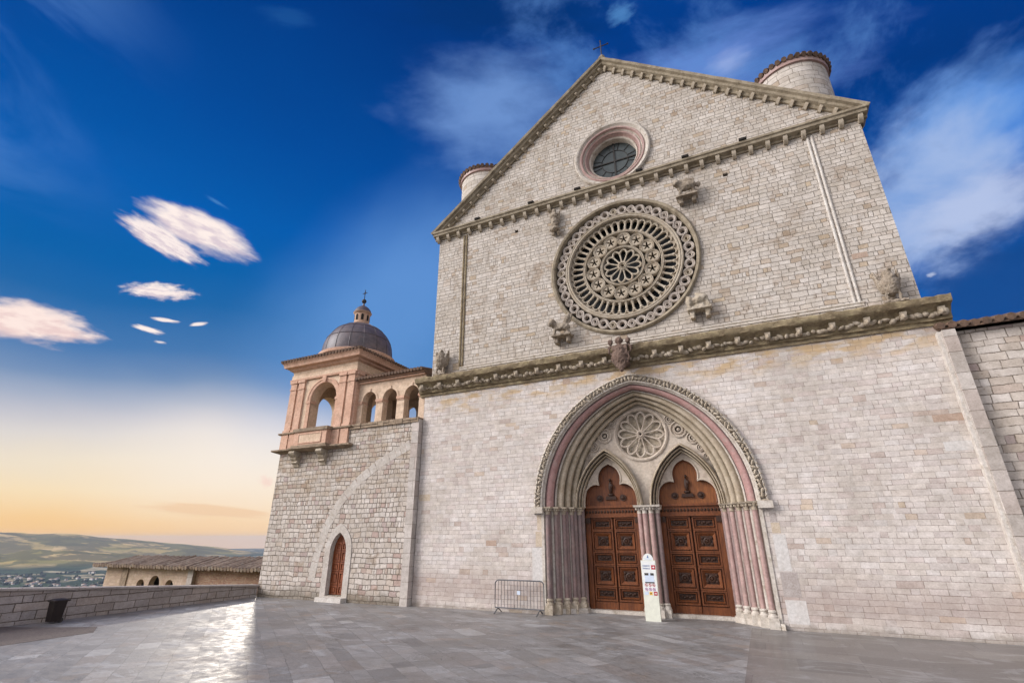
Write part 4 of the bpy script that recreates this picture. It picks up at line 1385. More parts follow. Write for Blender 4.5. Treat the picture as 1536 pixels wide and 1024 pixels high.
# trumeau
q = MB()
q.box(XC - .36, XC + .36, YD - .02, YD + .45, 0, ZI)
q.build('trumeau', M['tymp'], portal)
for (ox, oy) in ((-.30, .02), (-.10, -.10), (.12, -.10), (.32, .02)):
    xx, yy = XC + ox, YD - .08 + oy
    q = MB(); q.tube([(xx, yy, .42), (xx, yy, ZI - .24)], .092, 12)
    q.build('column', M['pinkpale'] if ox < .2 else M['pinkdark'], portal)
    q = MB(); q.lathe([(.09, .43), (.13, .40), (.11, .35), (.14, .30), (.15, .22)], (xx, yy, 0), 14); q.box(xx - .14, xx + .14, yy - .14, yy + .14, 0, .23)
    q.build('column_base', M['trim'], portal)
    q = MB(); q.lathe([(.08, ZI - .27), (.10, ZI - .25), (.085, ZI - .23), (.10, ZI - .13), (.15, ZI - .05)], (xx, yy, 0), 14)
    for k in range(8):
        a = 2 * PI * k / 8
        q.ball((xx + .12 * math.cos(a), yy + .12 * math.sin(a), ZI - .09), (.045, .045, .06), 6, 5)
    q.build('capital', M['trim'], portal)
q = MB(); q.taper(XC - .46, XC + .46, YD - .36, YD + .1, ZI - .05, ZI + .02, -.02, -.02)
q.build('abacus', M['trim'], portal)
q = MB(); q.box(XC - 2.44, XC + 2.44, YD + .0, YD + .4, 0, .10)
q.build('threshold', M['trim'], portal)


# ---- the doors
def panel(mb_, x0, x1, z0, z1, y):
    """a raised frame round a sunk field with a small carving"""
    fw_ = .05
    for (a0, b0, a1, b1) in ((x0, z0, x1, z0 + fw_), (x0, z1 - fw_, x1, z1), (x0, z0 + fw_, x0 + fw_, z1 - fw_), (x1 - fw_, z0 + fw_, x1, z1 - fw_)):
        mb_.box(a0, a1, y - .05, y + .02, b0, b1)
    k_ = min(.20, (z1 - z0) * .30)

    def rg(i_, yy): return [(x0 + i_, yy, z0 + i_), (x1 - i_, yy, z0 + i_), (x1 - i_, yy, z1 - i_), (x0 + i_, yy, z1 - i_)]
    mb_.loft([rg(fw_, y - .04), rg(fw_ + .012, y + .02), rg(fw_ + .035, y + .02), rg(fw_ + .045, y - .035), rg(fw_ + .06, y - .035), rg(k_, y + .035)], True)
    mb_.cap(rg(k_, y + .035), 1)


YL = YD + .30
for sx in (-1, 1):
    cxd = XC + DC * sx
    z00 = .10
    mb = MB()
    # frame posts, lintel, backing
    mb.box(cxd - 1.05, cxd - .86, YL - .10, YL + .1, z00, ZI - .30)
    mb.box(cxd + .86, cxd + 1.05, YL - .10, YL + .1, z00, ZI - .30)
    mb.box(cxd - 1.05, cxd + 1.05, YL - .06, YL + .1, ZI - .30, ZI - .02)
    for k in range(18):
        mb.ball((cxd - .98 + k * .115, YL - .07, ZI - .16), (.045, .03, .055), 6, 5, 1)
    mb.box(cxd - 1.07, cxd + 1.07, YL - .14, YL + .1, ZI - .02, ZI + .06)
    mb.box(cxd - 1.07, cxd + 1.07, YL - .12, YL + .1, ZI - .36, ZI - .30)
    for s2 in (-1, 1):
        mb.box(cxd + s2 * .955 - .11, cxd + s2 * .955 + .11, YL - .15, YL - .1, ZI - .56, ZI - .37, 1)
    dr = mb.build('door', [M['wood'], M['wooddk']], basilica)
    dr['label'] = ('left' if sx < 0 else 'right') + ' carved brown portal door'
    # carved wooden tympanum
    mb = MB()
    tf = trefoil(cxd, ZI)
    big_ = [(cxd + (x_ - cxd) * 1.04, ZI + (z_ - ZI) * 1.02) for x_, z_ in tf]
    mb.plate(big_, [], YL - .02, YL + .06)
    mb.tube([(cxd + (x_ - cxd) * .93, YL - .02, ZI + .08 + (z_ - ZI) * .92) for x_, z_ in tf], .035, 8, mat=1)
    # figure on its bracket and two bosses
    mb.ball((cxd, YL - .07, ZI + .72), (.075, .06, .24), 10, 8, 2)
    mb.ball((cxd, YL - .08, ZI + 1.0), (.05, .05, .06), 8, 6, 2)
    mb.ball((cxd + .05, YL - .11, ZI + .78), (.06, .04, .09), 8, 6, 2)
    mb.taper(cxd - .22, cxd + .22, YL - .10, YL - .02, ZI + .28, ZI + .40, .04, 0, 2)
    mb.ball((cxd, YL - .06, ZI + .46), (.12, .06, .06), 8, 6, 2)
    for s2 in (-1, 1):
        mb.lathe([(.12, YL - .02), (.12, YL - .06), (.07, YL - .06), (.05, YL - .10), (.001, YL - .11)], (cxd + s2 * .45, 0, ZI + .34), 18, 'y', mat=2)
    mb.build('door_tympanum', [M['woodlt'] if sx > 0 else M['wood'], M['wood'], M['wooddk']], dr)
    hts = [.46, .74, .46, .74, .46]
    for s2 in (-1, 1):
        x0 = cxd + (-.86 if s2 < 0 else .012)
        x1 = cxd + (-.012 if s2 < 0 else .86)
        q = MB()
        q.box(x0, x1, YL + .036, YL + .08, z00 + .004, ZI - .37)
        q.box(x0, x1, YL - .03, YL + .036, z00 + .004, z00 + .24)
        q.build('door_leaf', M['wood'], dr)
        z = z00 + .27
        gap = (ZI - .38 - z - sum(hts)) / 5
        for h_ in hts:
            q = MB()
            panel(q, x0 + .02, x1 - .02, z, z + h_, YL)
            mx, mz = (x0 + x1) / 2, z + h_ / 2
            if h_ < .5:
                for k in range(5):
                    q.ball((mx - .16 + .08 * k, YL + .01, mz + (.02 if k % 2 == 0 else -.01)), (.055, .03, .04), 6, 5, 1)
            else:
                q.lathe([(.12, YL + .03), (.12, YL - .0), (.08, YL - .01), (.06, YL + .01), (.03, YL - .02), (.001, YL - .02)], (mx, 0, mz), 14, 'y', mat=1)
                for k in range(4):
                    q.ball((mx + (.15 if k % 2 else -.15), YL + .01, mz + (.10 if k > 1 else -.10)), (.05, .03, .05), 6, 5, 1)
            q.build('door_panel', [M['wood'], M['wooddk']], dr)
            z += h_ + gap

# ================================================================== BELL TOWER
tower = thing('bell_tower', 'peach and terracotta belfry with a dark dome on a rough stone base', 'tower', (-13.8, 0, 0))
TX0, TX1, TY = -18.0, -9.53, -.25
SD = -13.38      # small door axis
dhole = [(SD - .50, 0.24)] + arch(SD, .50, .82, 1.95, 10) + [(SD + .50, 0.24)]
mb = MB()
mb.plate([(TX0, 0), (TX1 - .36, 0), (TX1 - .36, 7.42), (-13.60, 7.42), (-13.60, 6.45), (TX0, 6.45)], [dhole], TY, 1.0)
mb.box(TX0 + .01, TX0 + 1.2, 1.0, 6.0, 0, 6.45)
mb.box(TX0 + 1.2, TX1 - .4, 5.4, 6.0, 0, 7.42)
mb.box(-13.6, TX1 - .4, 1.0, 5.4, 7.2, 7.42)
mb.build('base_wall', M['tower'], tower)
mb = MB()
mb.box(TX1 - .36, TX1, TY - .03, 1.0, 0, 7.42)
mb.build('quoin', M['quoin'], tower)
# coping rubble under the loggia
mb = MB()
x = -13.55
rnd = random.Random(4)
while x < -9.6:
    l = rnd.uniform(.25, .6)
    for zz in (7.42, 7.30):
        mb.box(x, min(x + l - .02, -9.56), TY - .06 - rnd.uniform(0, .04), TY + .5, zz, zz + .10 + rnd.uniform(-.02, .02))
    x += l
mb.build('coping', M['brownst'], tower)
# relieving arch let into the wall: a quarter circle of voussoirs
mb = MB()
pathA = []
ctrl = [(-14.78, .75), (-14.60, 1.9), (-14.22, 3.0), (-13.62, 4.0), (-12.75, 4.85), (-11.75, 5.5), (-10.7, 6.0), (-9.92, 6.32)]
for i in range(len(ctrl) - 1):
    p0, p1 = Vector(ctrl[i]), Vector(ctrl[i + 1])
    for k in range(3): pathA.append(p0 + (p1 - p0) * (k / 3))
pathA.append(Vector(ctrl[-1]))
for i in range(len(pathA) - 1):
    p0, p1 = pathA[i], pathA[i + 1]
    t = (p1 - p0).normalized()
    n0 = Vector((-t.y, t.x)) * .20
    e = t * .012
    pr_ = rnd.uniform(.0, .014)
    qd = [p0 + e - n0, p1 - e - n0, p1 - e + n0, p0 + e + n0]
    mb.plate([(v.x, v.y) for v in qd], [], TY - pr_, TY + .1)
mb.build('relieving_arch', M['voussoir'], tower)
# small door
mb = MB()
oa = [(SD - .76, 0)] + arch(SD, .76, 1.16, 1.95, 10) + [(SD + .76, 0)]
mb.plate(oa, [[(SD - .46, .2)] + arch(SD, .46, .78, 1.95, 10) + [(SD + .46, .2)]], TY - .03, TY + .35)
surround = mb.build('door_surround', M['voussoir'], tower)
mb = MB(); mb.box(SD - .72, SD + .72, TY - .32, TY - .031, 0, .17)
mb.build('doorstep', M['white'], tower)
mb = MB()
mb.plate([(SD - .47, .19)] + arch(SD, .47, .79, 1.95, 10) + [(SD + .47, .19)], [], TY + .22, TY + .30)
sdoor = mb.build('door', M['doorred'], tower)
for s2 in (-1, 1):
    for k, (z0, z1) in enumerate(((.26, .60), (.64, 1.12), (1.16, 1.50), (1.54, 1.95), (1.99, 2.32))):
        if k == 4: x0, x1 = .03, .30
        else: x0, x1 = .03, .43
        xa, xb = (SD - x1, SD - x0) if s2 < 0 else (SD + x0, SD + x1)
        q = MB()
        for (a0, b0, a1, b1) in ((xa, z0, xb, z0 + .05), (xa, z1 - .05, xb, z1), (xa, z0 + .05, xa + .05, z1 - .05), (xb - .05, z0 + .05, xb, z1 - .05)):
            q.box(a0, a1, TY + .18, TY + .22, b0, b1)
        q.taper(xa + .09, xb - .09, TY + .19, TY + .22, z0 + .09, z1 - .09, .03, 0)
        q.build('door_panel', M['doorred'], sdoor)

# belfry
BX0, BX1, BY0, BY1 = -18.0, -13.60, -.20, 4.2
BA, BAH, BAZ = -15.62, .86, 9.08         # arch axis, half width, springing
mb = MB()
fo = [(BA - BAH, 7.45)] + arch(BA, BAH, BAH, BAZ, 14) + [(BA + BAH, 7.45)]
mb.plate([(BX0 + .02, 6.6), (BX1 - .02, 6.6), (BX1 - .02, 10.7), (BX0 + .02, 10.7)], [fo], BY0, BY0 + .55)
mb.plate([(BX0 + .02, 6.6), (BX1 - .02, 6.6), (BX1 - .02, 10.7), (BX0 + .02, 10.7)], [fo], BY1 - .55, BY1)


def side_plate(mb_, x0, x1, ya, yb, z0, z1, ac, ah, az, sill):
    out = [(ya, z0), (yb, z0), (yb, z1), (ya, z1)]
    hol = [(ac - ah, sill)] + arch(ac, ah, ah, az, 12) + [(ac + ah, sill)]
    t_ = MB()
    t_.plate(out, [hol], 0, 1)
    mb_.add([(x0 + (x1 - x0) * v[1], v[0], v[2]) for v in t_.v], t_.f)


side_plate(mb, BX0 + .02, BX0 + .57, BY0 + .55, BY1 - .55, 6.6, 10.7, 2.0, .8, BAZ, 7.45)
side_plate(mb, BX1 - .57, BX1 - .02, BY0 + .55, BY1 - .55, 6.6, 10.7, 2.0, .8, BAZ, 7.45)
mb.box(BX0 + .57, BX1 - .57, BY0 + .55, BY1 - .55, 7.1, 7.4)
mb.box(BX0 + .57, BX1 - .57, BY0 + .55, BY1 - .55, 10.45, 10.7)
bel = mb.build('belfry', M['stucco'], tower)
# archivolt and imposts
mb = MB()
for (h_, y_) in ((.0, 0),):
    pr_ = [(BAH + .26, -.0), (BAH + .26, -.06), (BAH + .18, -.08), (BAH + .14, -.05), (BAH + .03, -.05), (BAH, -.02), (BAH, .05)]
    mb.loft([[(px, BY0 + y, pz) for px, pz in arch(BA, r_, r_, BAZ, 16)] for r_, y in pr_])
mb.taper(BA - .10, BA + .10, BY0 - .14, BY0, BAZ + BAH - .02, BAZ + BAH + .34, -.03, 0)
for s_ in (-1, 1):
    a0, a1 = sorted((BA + s_ * (BAH - .03), BA + s_ * (BAH + .28)))
    mb.box(a0, a1, BY0 - .07, BY0 + .3, BAZ - .14, BAZ)
    a0, a1 = sorted((BA + s_ * (BAH), BA + s_ * (BAH + .22)))
    mb.box(a0, a1, BY0 - .04, BY0 + .02, 7.45, BAZ - .14)
mb.build('archivolt', M['pinkst'], bel)
# pilasters on the four faces
for (px0, px1) in ((BX0, BX0 + .42), (BX0 + .56, BX0 + .98), (BX1 - .98, BX1 - .56), (BX1 - .42, BX1)):
    for yf, sg in ((BY0, -1), (BY1, 1)):
        q = MB()
        ya, yb = sorted((yf + sg * .09, yf - sg * .02))
        q.box(px0, px1, ya, yb, 7.5, 10.25)
        ya, yb = sorted((yf + sg * .14, yf - sg * .02))
        q.box(px0 - .04, px1 + .04, ya, yb, 10.12, 10.26)
        q.box(px0 - .03, px1 + .03, ya, yb, 7.45, 7.62)
        q.box(px0 - .02, px1 + .02, ya + (.02 if sg < 0 else 0), yb - (0 if sg < 0 else .02), 9.75, 9.82)
        ya, yb = sorted((yf + sg * .16, yf - sg * .02))
        q.box(px0 - .03, px1 + .03, ya, yb, 6.62, 7.40)
        q.build('pilaster', M['pinkst'], bel)
for (py0, py1) in ((BY0 + .02, BY0 + .44), (BY1 - .44, BY1 - .02)):
    for xf, sg in ((BX0, -1), (BX1, 1)):
        q = MB()
        xa, xb = sorted((xf + sg * .09, xf - sg * .03))
        q.box(xa, xb, py0, py1, 7.5, 10.25)
        xa, xb = sorted((xf + sg * .14, xf - sg * .03))
        q.box(xa, xb, py0 - .03, py1 + .03, 10.12, 10.26)
        q.build('pilaster', M['pinkst'], bel)


def ring_sweep(mb_, x0, x1, y0, y1, prof_, mats=None):
    """square moulding: prof_ = (outset, z)"""
    rows_ = []
    for o_, z_ in prof_:
        rows_.append([(x0 - o_, y0 - o_, z_), (x1 + o_, y0 - o_, z_), (x1 + o_, y1 + o_, z_), (x0 - o_, y1 + o_, z_)])
    mb_.loft(rows_, True, mats=mats)


mb = MB()
ring_sweep(mb, BX0, BX1, BY0, BY1, [(.0, 7.36), (.16, 7.38), (.22, 7.42), (.22, 7.48), (.10, 7.52), (.0, 7.53)])
mb.build('sill_ledge', M['brownst'], bel)
mb = MB()
ring_sweep(mb, BX0, BX1, BY0, BY1, [(-.3, 6.40), (.02, 6.40), (.06, 6.44), (.30, 6.52), (.36, 6.55), (.36, 6.62), (.20, 6.66), (-.3, 6.68)])
mb.build('base_ledge', M['brownst'], bel)
mb = MB()
ring_sweep(mb, BX0, BX1, BY0, BY1, [(-.1, 10.24), (.10, 10.25), (.12, 10.34), (.06, 10.38), (.06, 10.58), (.02, 10.60), (.04, 10.78), (.18, 10.86), (.20, 10.92), (.40, 10.98), (.44, 11.16), (.50, 11.22), (.50, 11.28), (-.3, 11.34)],
           mats=[1, 1, 1, 0, 0, 0, 1, 1, 1, 1, 1, 1, 1])
cor = mb.build('cornice', [M['stucco'], M['pinkst']], tower)
# tiles along the eaves of the belfry
mb = MB()
zE = 11.30
o_ = .56
cxm, cym = (BX0 + BX1) / 2, (BY0 + BY1) / 2
for s_ in (-1, 1):
    n_ = 26
    for i in range(n_):
        x = BX0 - o_ + (BX1 - BX0 + 2 * o_) * (i + .5) / n_
        yy = BY0 - o_ if s_ < 0 else BY1 + o_
        reach = min(1.3, abs(x - (BX0 - o_)), abs(x - (BX1 + o_))) + .12
        mb.tube([(x, yy, zE), (x, yy - s_ * reach, zE + .28 * reach)], [.085, .07], 7)
        y = BY0 - o_ + (BY1 - BY0 + 2 * o_) * (i + .5) / n_
        xx = BX0 - o_ if s_ < 0 else BX1 + o_
        reach = min(1.3, abs(y - (BY0 - o_)), abs(y - (BY1 + o_))) + .12
        mb.tube([(xx, y, zE), (xx - s_ * reach, y, zE + .28 * reach)], [.085, .07], 7)
ring_sweep(mb, BX0, BX1, BY0, BY1, [(.50, 11.26), (.54, 11.28), (-1.2, 11.74)])
mb.build('tile_roof', M['tile'], cor)
# drum, dome and lantern
DXc, DYc = -15.80, 2.0
mb = MB()
mb.lathe([(2.04, 11.3), (2.04, 11.72), (2.10, 11.76), (2.12, 11.90), (2.02, 11.96), (1.92, 12.0)], (DXc, DYc, 0), 56)
mb.build('drum', M['pinkst'], tower)
mb = MB()
prd = [(1.92, 11.98), (1.93, 12.15)]
for k in range(1, 15):
    a = math.radians(90 * k / 15)
    prd.append((1.92 * math.cos(a) ** .92, 12.15 + 1.90 * math.sin(a)))
prd.append((.3, 14.08))
mb.lathe(prd, (DXc, DYc, 0), 56)
dome = mb.build('dome', M['lead'], tower, angle=60)
mb = MB()
for i in range(16):
    a = 2 * PI * i / 16 + .1
    mb.tube([(DXc + (r + .012) * math.cos(a), DYc + (r + .012) * math.sin(a), z) for r, z in prd[:-1]], .012, 5)
for k in (5, 9):
    mb.tube([(DXc + (prd[k][0] + .01) * math.cos(2 * PI * i / 48), DYc + (prd[k][0] + .01) * math.sin(2 * PI * i / 48), prd[k][1]) for i in range(48)], .018, 5, True)
mb.build('dome_seam', M['lead'], dome)
mb = MB()
mb.lathe([(.54, 14.0), (.56, 14.06), (.46, 14.12), (.43, 14.14), (.43, 14.70), (.48, 14.74), (.53, 14.82), (.47, 14.86)], (DXc, DYc, 0), 24)
lan = mb.build('lantern', M['lantern'], tower)
for i in range(8):
    a = 2 * PI * i / 8
    q = MB()
    c_ = Vector((DXc + .425 * math.cos(a), DYc + .425 * math.sin(a), 0))
    tx = Vector((-math.sin(a), math.cos(a), 0))
    nx = Vector((math.cos(a), math.sin(a), 0))
    ring = [(-.075, 14.26), (.075, 14.26), (.075, 14.56), (.04, 14.63), (0, 14.65), (-.04, 14.63), (-.075, 14.56)]
    vs = [c_ + tx * t_ + nx * .012 + Vector((0, 0, z_)) for t_, z_ in ring] + [c_ + tx * t_ - nx * .03 + Vector((0, 0, z_)) for t_, z_ in ring]
    q.add(vs, [tuple(range(7)), tuple(range(13, 6, -1))] + [(j, (j + 1) % 7, 7 + (j + 1) % 7, 7 + j) for j in range(7)])
    q.build('lantern_window', M['dark'], lan)
mb = MB()
mb.lathe([(.50, 14.84), (.46, 14.98), (.34, 15.14), (.18, 15.26), (.07, 15.32), (.05, 15.48)], (DXc, DYc, 0), 24)
mb.build('lantern_cap', M['lead'], lan)
mb = MB()
mb.ball((DXc, DYc, 15.62), .14, 14, 10)
mb.tube([(DXc, DYc, 15.45), (DXc, DYc, 16.38)], .022, 6)
mb.tube([(DXc - .17, DYc, 16.16), (DXc + .17, DYc, 16.16)], .02, 6)
for k in range(8):
    a = 2 * PI * k / 8
    mb.tube([(DXc, DYc, 16.16), (DXc + .09 * math.cos(a), DYc, 16.16 + .09 * math.sin(a))], .012, 4)
mb.build('cross', M['iron'], tower)
# balcony and its brackets
mb = MB()
bx0, bx1 = -16.75, -14.62
mb.box(bx0, bx1, BY0 - .46, BY0 - .02, 6.62, 7.36)
mb.box(bx0 - .07, bx1 + .07, BY0 - .53, BY0 - .02, 7.36, 7.52, 1)
mb.box(bx0 - .07, bx1 + .07, BY0 - .53, BY0 - .02, 6.62, 6.70, 1)
for (a0, b0, a1, b1) in ((bx0 + .3, 6.78, bx1 - .3, 6.83), (bx0 + .3, 7.22, bx1 - .3, 7.27), (bx0 + .3, 6.83, bx0 + .35, 7.22), (bx1 - .35, 6.83, bx1 - .3, 7.22)):
    mb.box(a0, a1, BY0 - .49, BY0 - .46, b0, b1)
mb.box(bx0 + .35, bx1 - .35, BY0 - .468, BY0 - .46, 6.83, 7.22, 2)
bal = mb.build('balcony', [M['pinkst'], M['brownst'], M['stucco']], tower)
mb = MB()
ring_sweep(mb, bx0 + .3, bx1 - .3, BY0 - .1, BY0 + .2, [(.0, 6.42), (.34, 6.46), (.48, 6.54), (.48, 6.60), (.3, 6.63)])
mb.build('balcony_base', M['brownst'], bal)
for x in (-16.72, -14.95):
    q = MB()
    extrude_x(q, [(TY, 5.72), (TY - .05, 5.74), (TY - .10, 5.86), (TY - .22, 5.92), (TY - .17, 6.0), (TY - .26, 6.06), (TY - .30, 6.14), (TY - .26, 6.18), (TY - .42, 6.26), (TY - .48, 6.36), (TY - .44, 6.46), (TY, 6.48)], x - .18, x + .18)
    q.build('bracket', M['carved'], tower)

# loggia between belfry and church
LY0, LY1 = .05, 3.6
mb = MB()
cents = [-12.80, -11.55, -10.28]
hw = .42
SPR = 8.72
holes = [[(c - hw, 7.6)] + arch(c, hw, hw + .02, SPR, 10) + [(c + hw, 7.6)] for c in cents]
mb.plate([(-13.58, 7.42), (-9.55, 7.42), (-9.55, 9.62), (-13.58, 9.62)], holes, LY0, LY0 + .36)
mb.plate([(-13.58, 7.42), (-9.55, 7.42), (-9.55, 9.62), (-13.58, 9.62)], holes, LY1 - .3, LY1)
mb.box(-13.58, -9.55, LY0 + .36, LY1 - .3, 9.45, 9.6)
log = mb.build('loggia', M['stucco'], tower)
for x0, x1 in ((-13.56, -13.24), (-12.36, -11.99), (-11.11, -10.72), (-9.86, -9.56)):
    q = MB()
    q.box(x0 - .03, x1 + .03, LY0 - .06, LY0 + .40, SPR - .12, SPR + .0)
    q.box(x0 - .0, x1 + .0, LY0 - .03, LY0 + .38, SPR - .18, SPR - .12)
    q.build('impost', M['pinkst'], log)
for c in cents:
    q = MB()
    q.loft([[(px, LY0 + y, pz) for px, pz in arch(c, r_, r_ + .02, SPR, 12)] for r_, y in ((hw + .10, .01), (hw + .10, -.025), (hw, -.025), (hw, .02))])
    q.taper(c - .04, c + .04, LY0 - .07, LY0, SPR + hw, SPR + hw + .16, -.01, 0)
    q.build('arch_band', M['stucco'], log)
mb = MB()
mb.box(-13.57, -9.54, LY0 - .12, LY0 + .1, 9.60, 9.70)
mb.box(-13.57, -9.54, LY0 - .20, LY0 + .1, 9.70, 9.78)
mb.build('eaves_band', M['pinkst'], log)
mb = MB()
x = -13.5
while x < -9.5:
    mb.tube([(x, LY0 - .36, 9.82), (x, LY1, 10.55)], .085, 7)
    x += .185
mb.add([(-13.58, LY0 - .30, 9.78), (-9.5, LY0 - .30, 9.78), (-9.5, LY1, 10.5), (-13.58, LY1, 10.5), (-13.58, LY1, 9.6), (-9.5, LY1, 9.6), (-13.58, LY0, 9.6), (-9.5, LY0, 9.6)], [(0, 1, 2, 3), (3, 2, 5, 4), (0, 3, 4, 6), (1, 7, 5, 2), (0, 6, 7, 1)])
mb.build('tile_roof', M['tile'], log)

# ================================================================== SIDE WING (right)
wing = thing('side_building', 'long pale stone wing with tiled eaves adjoining the church on the right', 'building', (14, 0, 0))
mb = MB()
mb.box(9.62, 44, .02, 18, 0, 8.22)
mb.build('wall', M['wing'], wing)
mb = MB()
mb.box(9.30, 9.62, -.28, .6, 0, 8.22)
mb.build('quoin', M['quoin'], wing)
mb = MB(); mb.box(9.20, 9.298, -.20, -.001, 0, 8.20)
mb.build('quoin_lit_edge', M['white'], wing)  # paler stone stands in for skylight on the quoin's left reveal
mb = MB()
x = 9.32
rnd = random.Random(8)
while x < 30:
    mb.tube([(x, -.30 + rnd.uniform(-.03, .03), 8.34 + rnd.uniform(-.015, .015)), (x, 4, 9.5)], .11, 8)
    x += .27
mb.add([(9.28, -.24, 8.24), (44, -.24, 8.24), (44, 9, 10.9), (9.28, 9, 10.9), (9.28, -.24, 8.30), (44, -.24, 8.30), (44, 9, 10.98), (9.28, 9, 10.98), (9.28, 18, 8.2), (44, 18, 8.2)],
       [(0, 1, 2, 3), (4, 5, 6, 7), (0, 1, 5, 4), (0, 3, 7, 4), (7, 6, 9, 8)])
mb.build('tile_roof', M['tile'], wing)

# ================================================================== PARAPET
par = thing('parapet_wall', 'low grey stone parapet wall sloping along the left edge of the plaza', 'wall', (-18.2, -10, 0))
mb = MB()


def ptop(y): return .50 + (1.09 - .50) * min(1.0, max(0.0, (-y - .1) / 9.5)) if y > -9.6 else 1.09


ys = [-.26, -3, -6, -9.6, -20, -45]
rows = []
for y in ys:
    h = ptop(y) - .09
    rows.append([(-18.0, y, -.02), (-18.0, y, h), (-18.34, y, h), (-18.34, y, -2.5)])
mb.loft(rows, True)
mb.cap(rows[0]); mb.cap(rows[-1])
mb.build('wall_body', M['parapet'], par)
mb = MB()
rows = []
for y in ys:
    h = ptop(y)
    rows.append([(-17.95, y, h - .088), (-17.93, y, h - .07), (-17.93, y, h - .02), (-17.96, y, h), (-18.38, y, h), (-18.38, y, h - .088)])
mb.loft(rows, True)
mb.cap(rows[0]); mb.cap(rows[-1])
mb.build('coping', M['quoin'], par)

# ================================================================== LOWER BUILDING beyond the parapet
low_ = thing('low_building', 'low ochre house with old tiled roof and three arched openings beyond the parapet', 'house', (-48, 14, -9))
LBY = 14.0
mb = MB()
wins = [(-51.45, .62, -1.15), (-49.35, .82, -.78), (-47.05, .62, -1.08)]
holes = [[(c - hw_, -3.2)] + arch(c, hw_, hw_, zt - hw_, 8) + [(c + hw_, -3.2)] for c, hw_, zt in wins]
mb.plate([(-57.6, -12), (-43.9, -12), (-43.9, -.05), (-57.6, -.05)], holes, LBY, LBY + .5)
mb.box(-57.55, -57.0, LBY + .5, LBY + 9, -12, -.05)
mb.build('wall', M['house'], low_)
mb = MB(); mb.box(-43.9, -20, LBY + .25, LBY + 9, -12, -.05)
mb.build('brick_wall', M['brick'], low_)
mb = MB(); mb.box(-57, -43.9, LBY + .9, LBY + 1.0, -12, -.1)
mb.build('window_glass', M['dark'], low_)
mb = MB(); mb.box(-54.7, -53.75, LBY - .12, LBY, -12, -.06)
mb.build('pilaster', M['brownst'], low_)
mb = MB(); mb.box(-44.5, -43.8, LBY - .10, LBY, -12, -.06)
mb.build('pilaster', M['quoin'], low_)
for (xa, xb, ye, nm) in ((-58.7, -43.6, LBY - .8, 0), (-43.6, -19.5, LBY - .6, 1)):
    mb = MB()
    x = xa
    rnd = random.Random(12 + nm)
    while x < xb:
        zj = rnd.uniform(-.05, .05)
        st = 1.1 * (x - xa) / 2.6 if nm == 0 and x < xa + 2.6 else 1.1
        pts = [(x, ye, .02 + zj), (x + rnd.uniform(-.03, .03), ye + 3.0, .02 + .75 * min(1, st) + zj + rnd.uniform(-.03, .03))]
        mb.tube(pts, [.19, .16], 7)
        x += .42
    mb.add([(xa, ye + .05, -.06), (xb, ye + .05, -.06), (xb, ye + 3.2, .72), (xa + (2.6 if nm == 0 else 0), ye + 3.2, .72), (xa, ye + 9, -.06), (xb, ye + 9, -.06)], [(0, 1, 2, 3), (3, 2, 5, 4), (0, 3, 4), (1, 5, 2)])
    mb.build('tile_roof', M['tilegrey'], low_)

# ================================================================== LITTER BIN
bn = thing('litter_bin', 'dark brown wheeled litter bin standing against the parapet wall', 'bin', (-17.45, -8.2, 0))
mb = MB()
mb.add([(-17.60, -8.34, .05), (-17.30, -8.34, .05), (-17.30, -8.06, .05), (-17.60, -8.06, .05), (-17.63, -8.37, .62), (-17.27, -8.37, .62), (-17.27, -8.03, .62), (-17.63, -8.03, .62)],
       [(0, 3, 2, 1), (0, 1, 5, 4), (1, 2, 6, 5), (2, 3, 7, 6), (3, 0, 4, 7), (4, 5, 6, 7)])
mb.build('body', M['bin'], bn)
mb = MB()
mb.taper(-17.66, -17.24, -8.41, -7.99, .62, .66, 0, 0)
mb.taper(-17.65, -17.25, -8.40, -8.00, .66, .70, .08, .08)
mb.tube([(-17.57, -8.0, .64), (-17.57, -7.94, .64), (-17.33, -7.94, .64), (-17.33, -8.0, .64)], .02, 6)
mb.build('lid', M['bin'], bn)
for x in (-17.60, -17.34):
    q = MB(); q.tube([(x - .02, -8.06, .08), (x + .02, -8.06, .08)], .075, 14)
    q.build('wheel', M['black'], bn)

# ================================================================== CROWD BARRIER
br = thing('crowd_barrier', 'grey tubular steel crowd barrier leaning by the left portal jamb', 'barrier', (-4.62, -.42, 0))
YB = -.36
x0, x1 = -5.60, -3.70
mb = MB()
rc = .14
pts = [(x0, YB, .18), (x0, YB, 1.07 - rc)] + [(x0 + rc - rc * math.cos(a * PI / 8), YB, 1.07 - rc + rc * math.sin(a * PI / 8)) for a in range(1, 5)] + \
      [(x1 - rc + rc * math.sin(a * PI / 8), YB, 1.07 - rc + rc * math.cos(a * PI / 8)) for a in range(0, 5)] + [(x1, YB, .18)]
mb.tube(pts, .022, 8, True)
mb.build('frame', M['galv'], br)
b0 = None
for i in range(14):
    x = x0 + (x1 - x0) * (i + 1) / 15
    if b0 is None:
        q = MB(); q.tube([(x, YB, .18), (x, YB, 1.06)], .0085, 6)
        b0 = q.build('bar', M['galv'], br); bx_ = x
    else: dup(b0, (x - bx_, 0, 0), br)
for x in (x0 + .12, x1 - .16):
    q = MB()
    q.tube([(x - .0, YB - .30, .02), (x, YB - .05, .15), (x, YB, .18), (x, YB + .05, .15), (x, YB + .28, .02)], .02, 8)
    q.build('foot', M['galv'], br)
q = MB(); q.box(-4.72, -4.60, YB - .018, YB - .010, .62, .74); q.build('tag_plate', M['paper'], br)

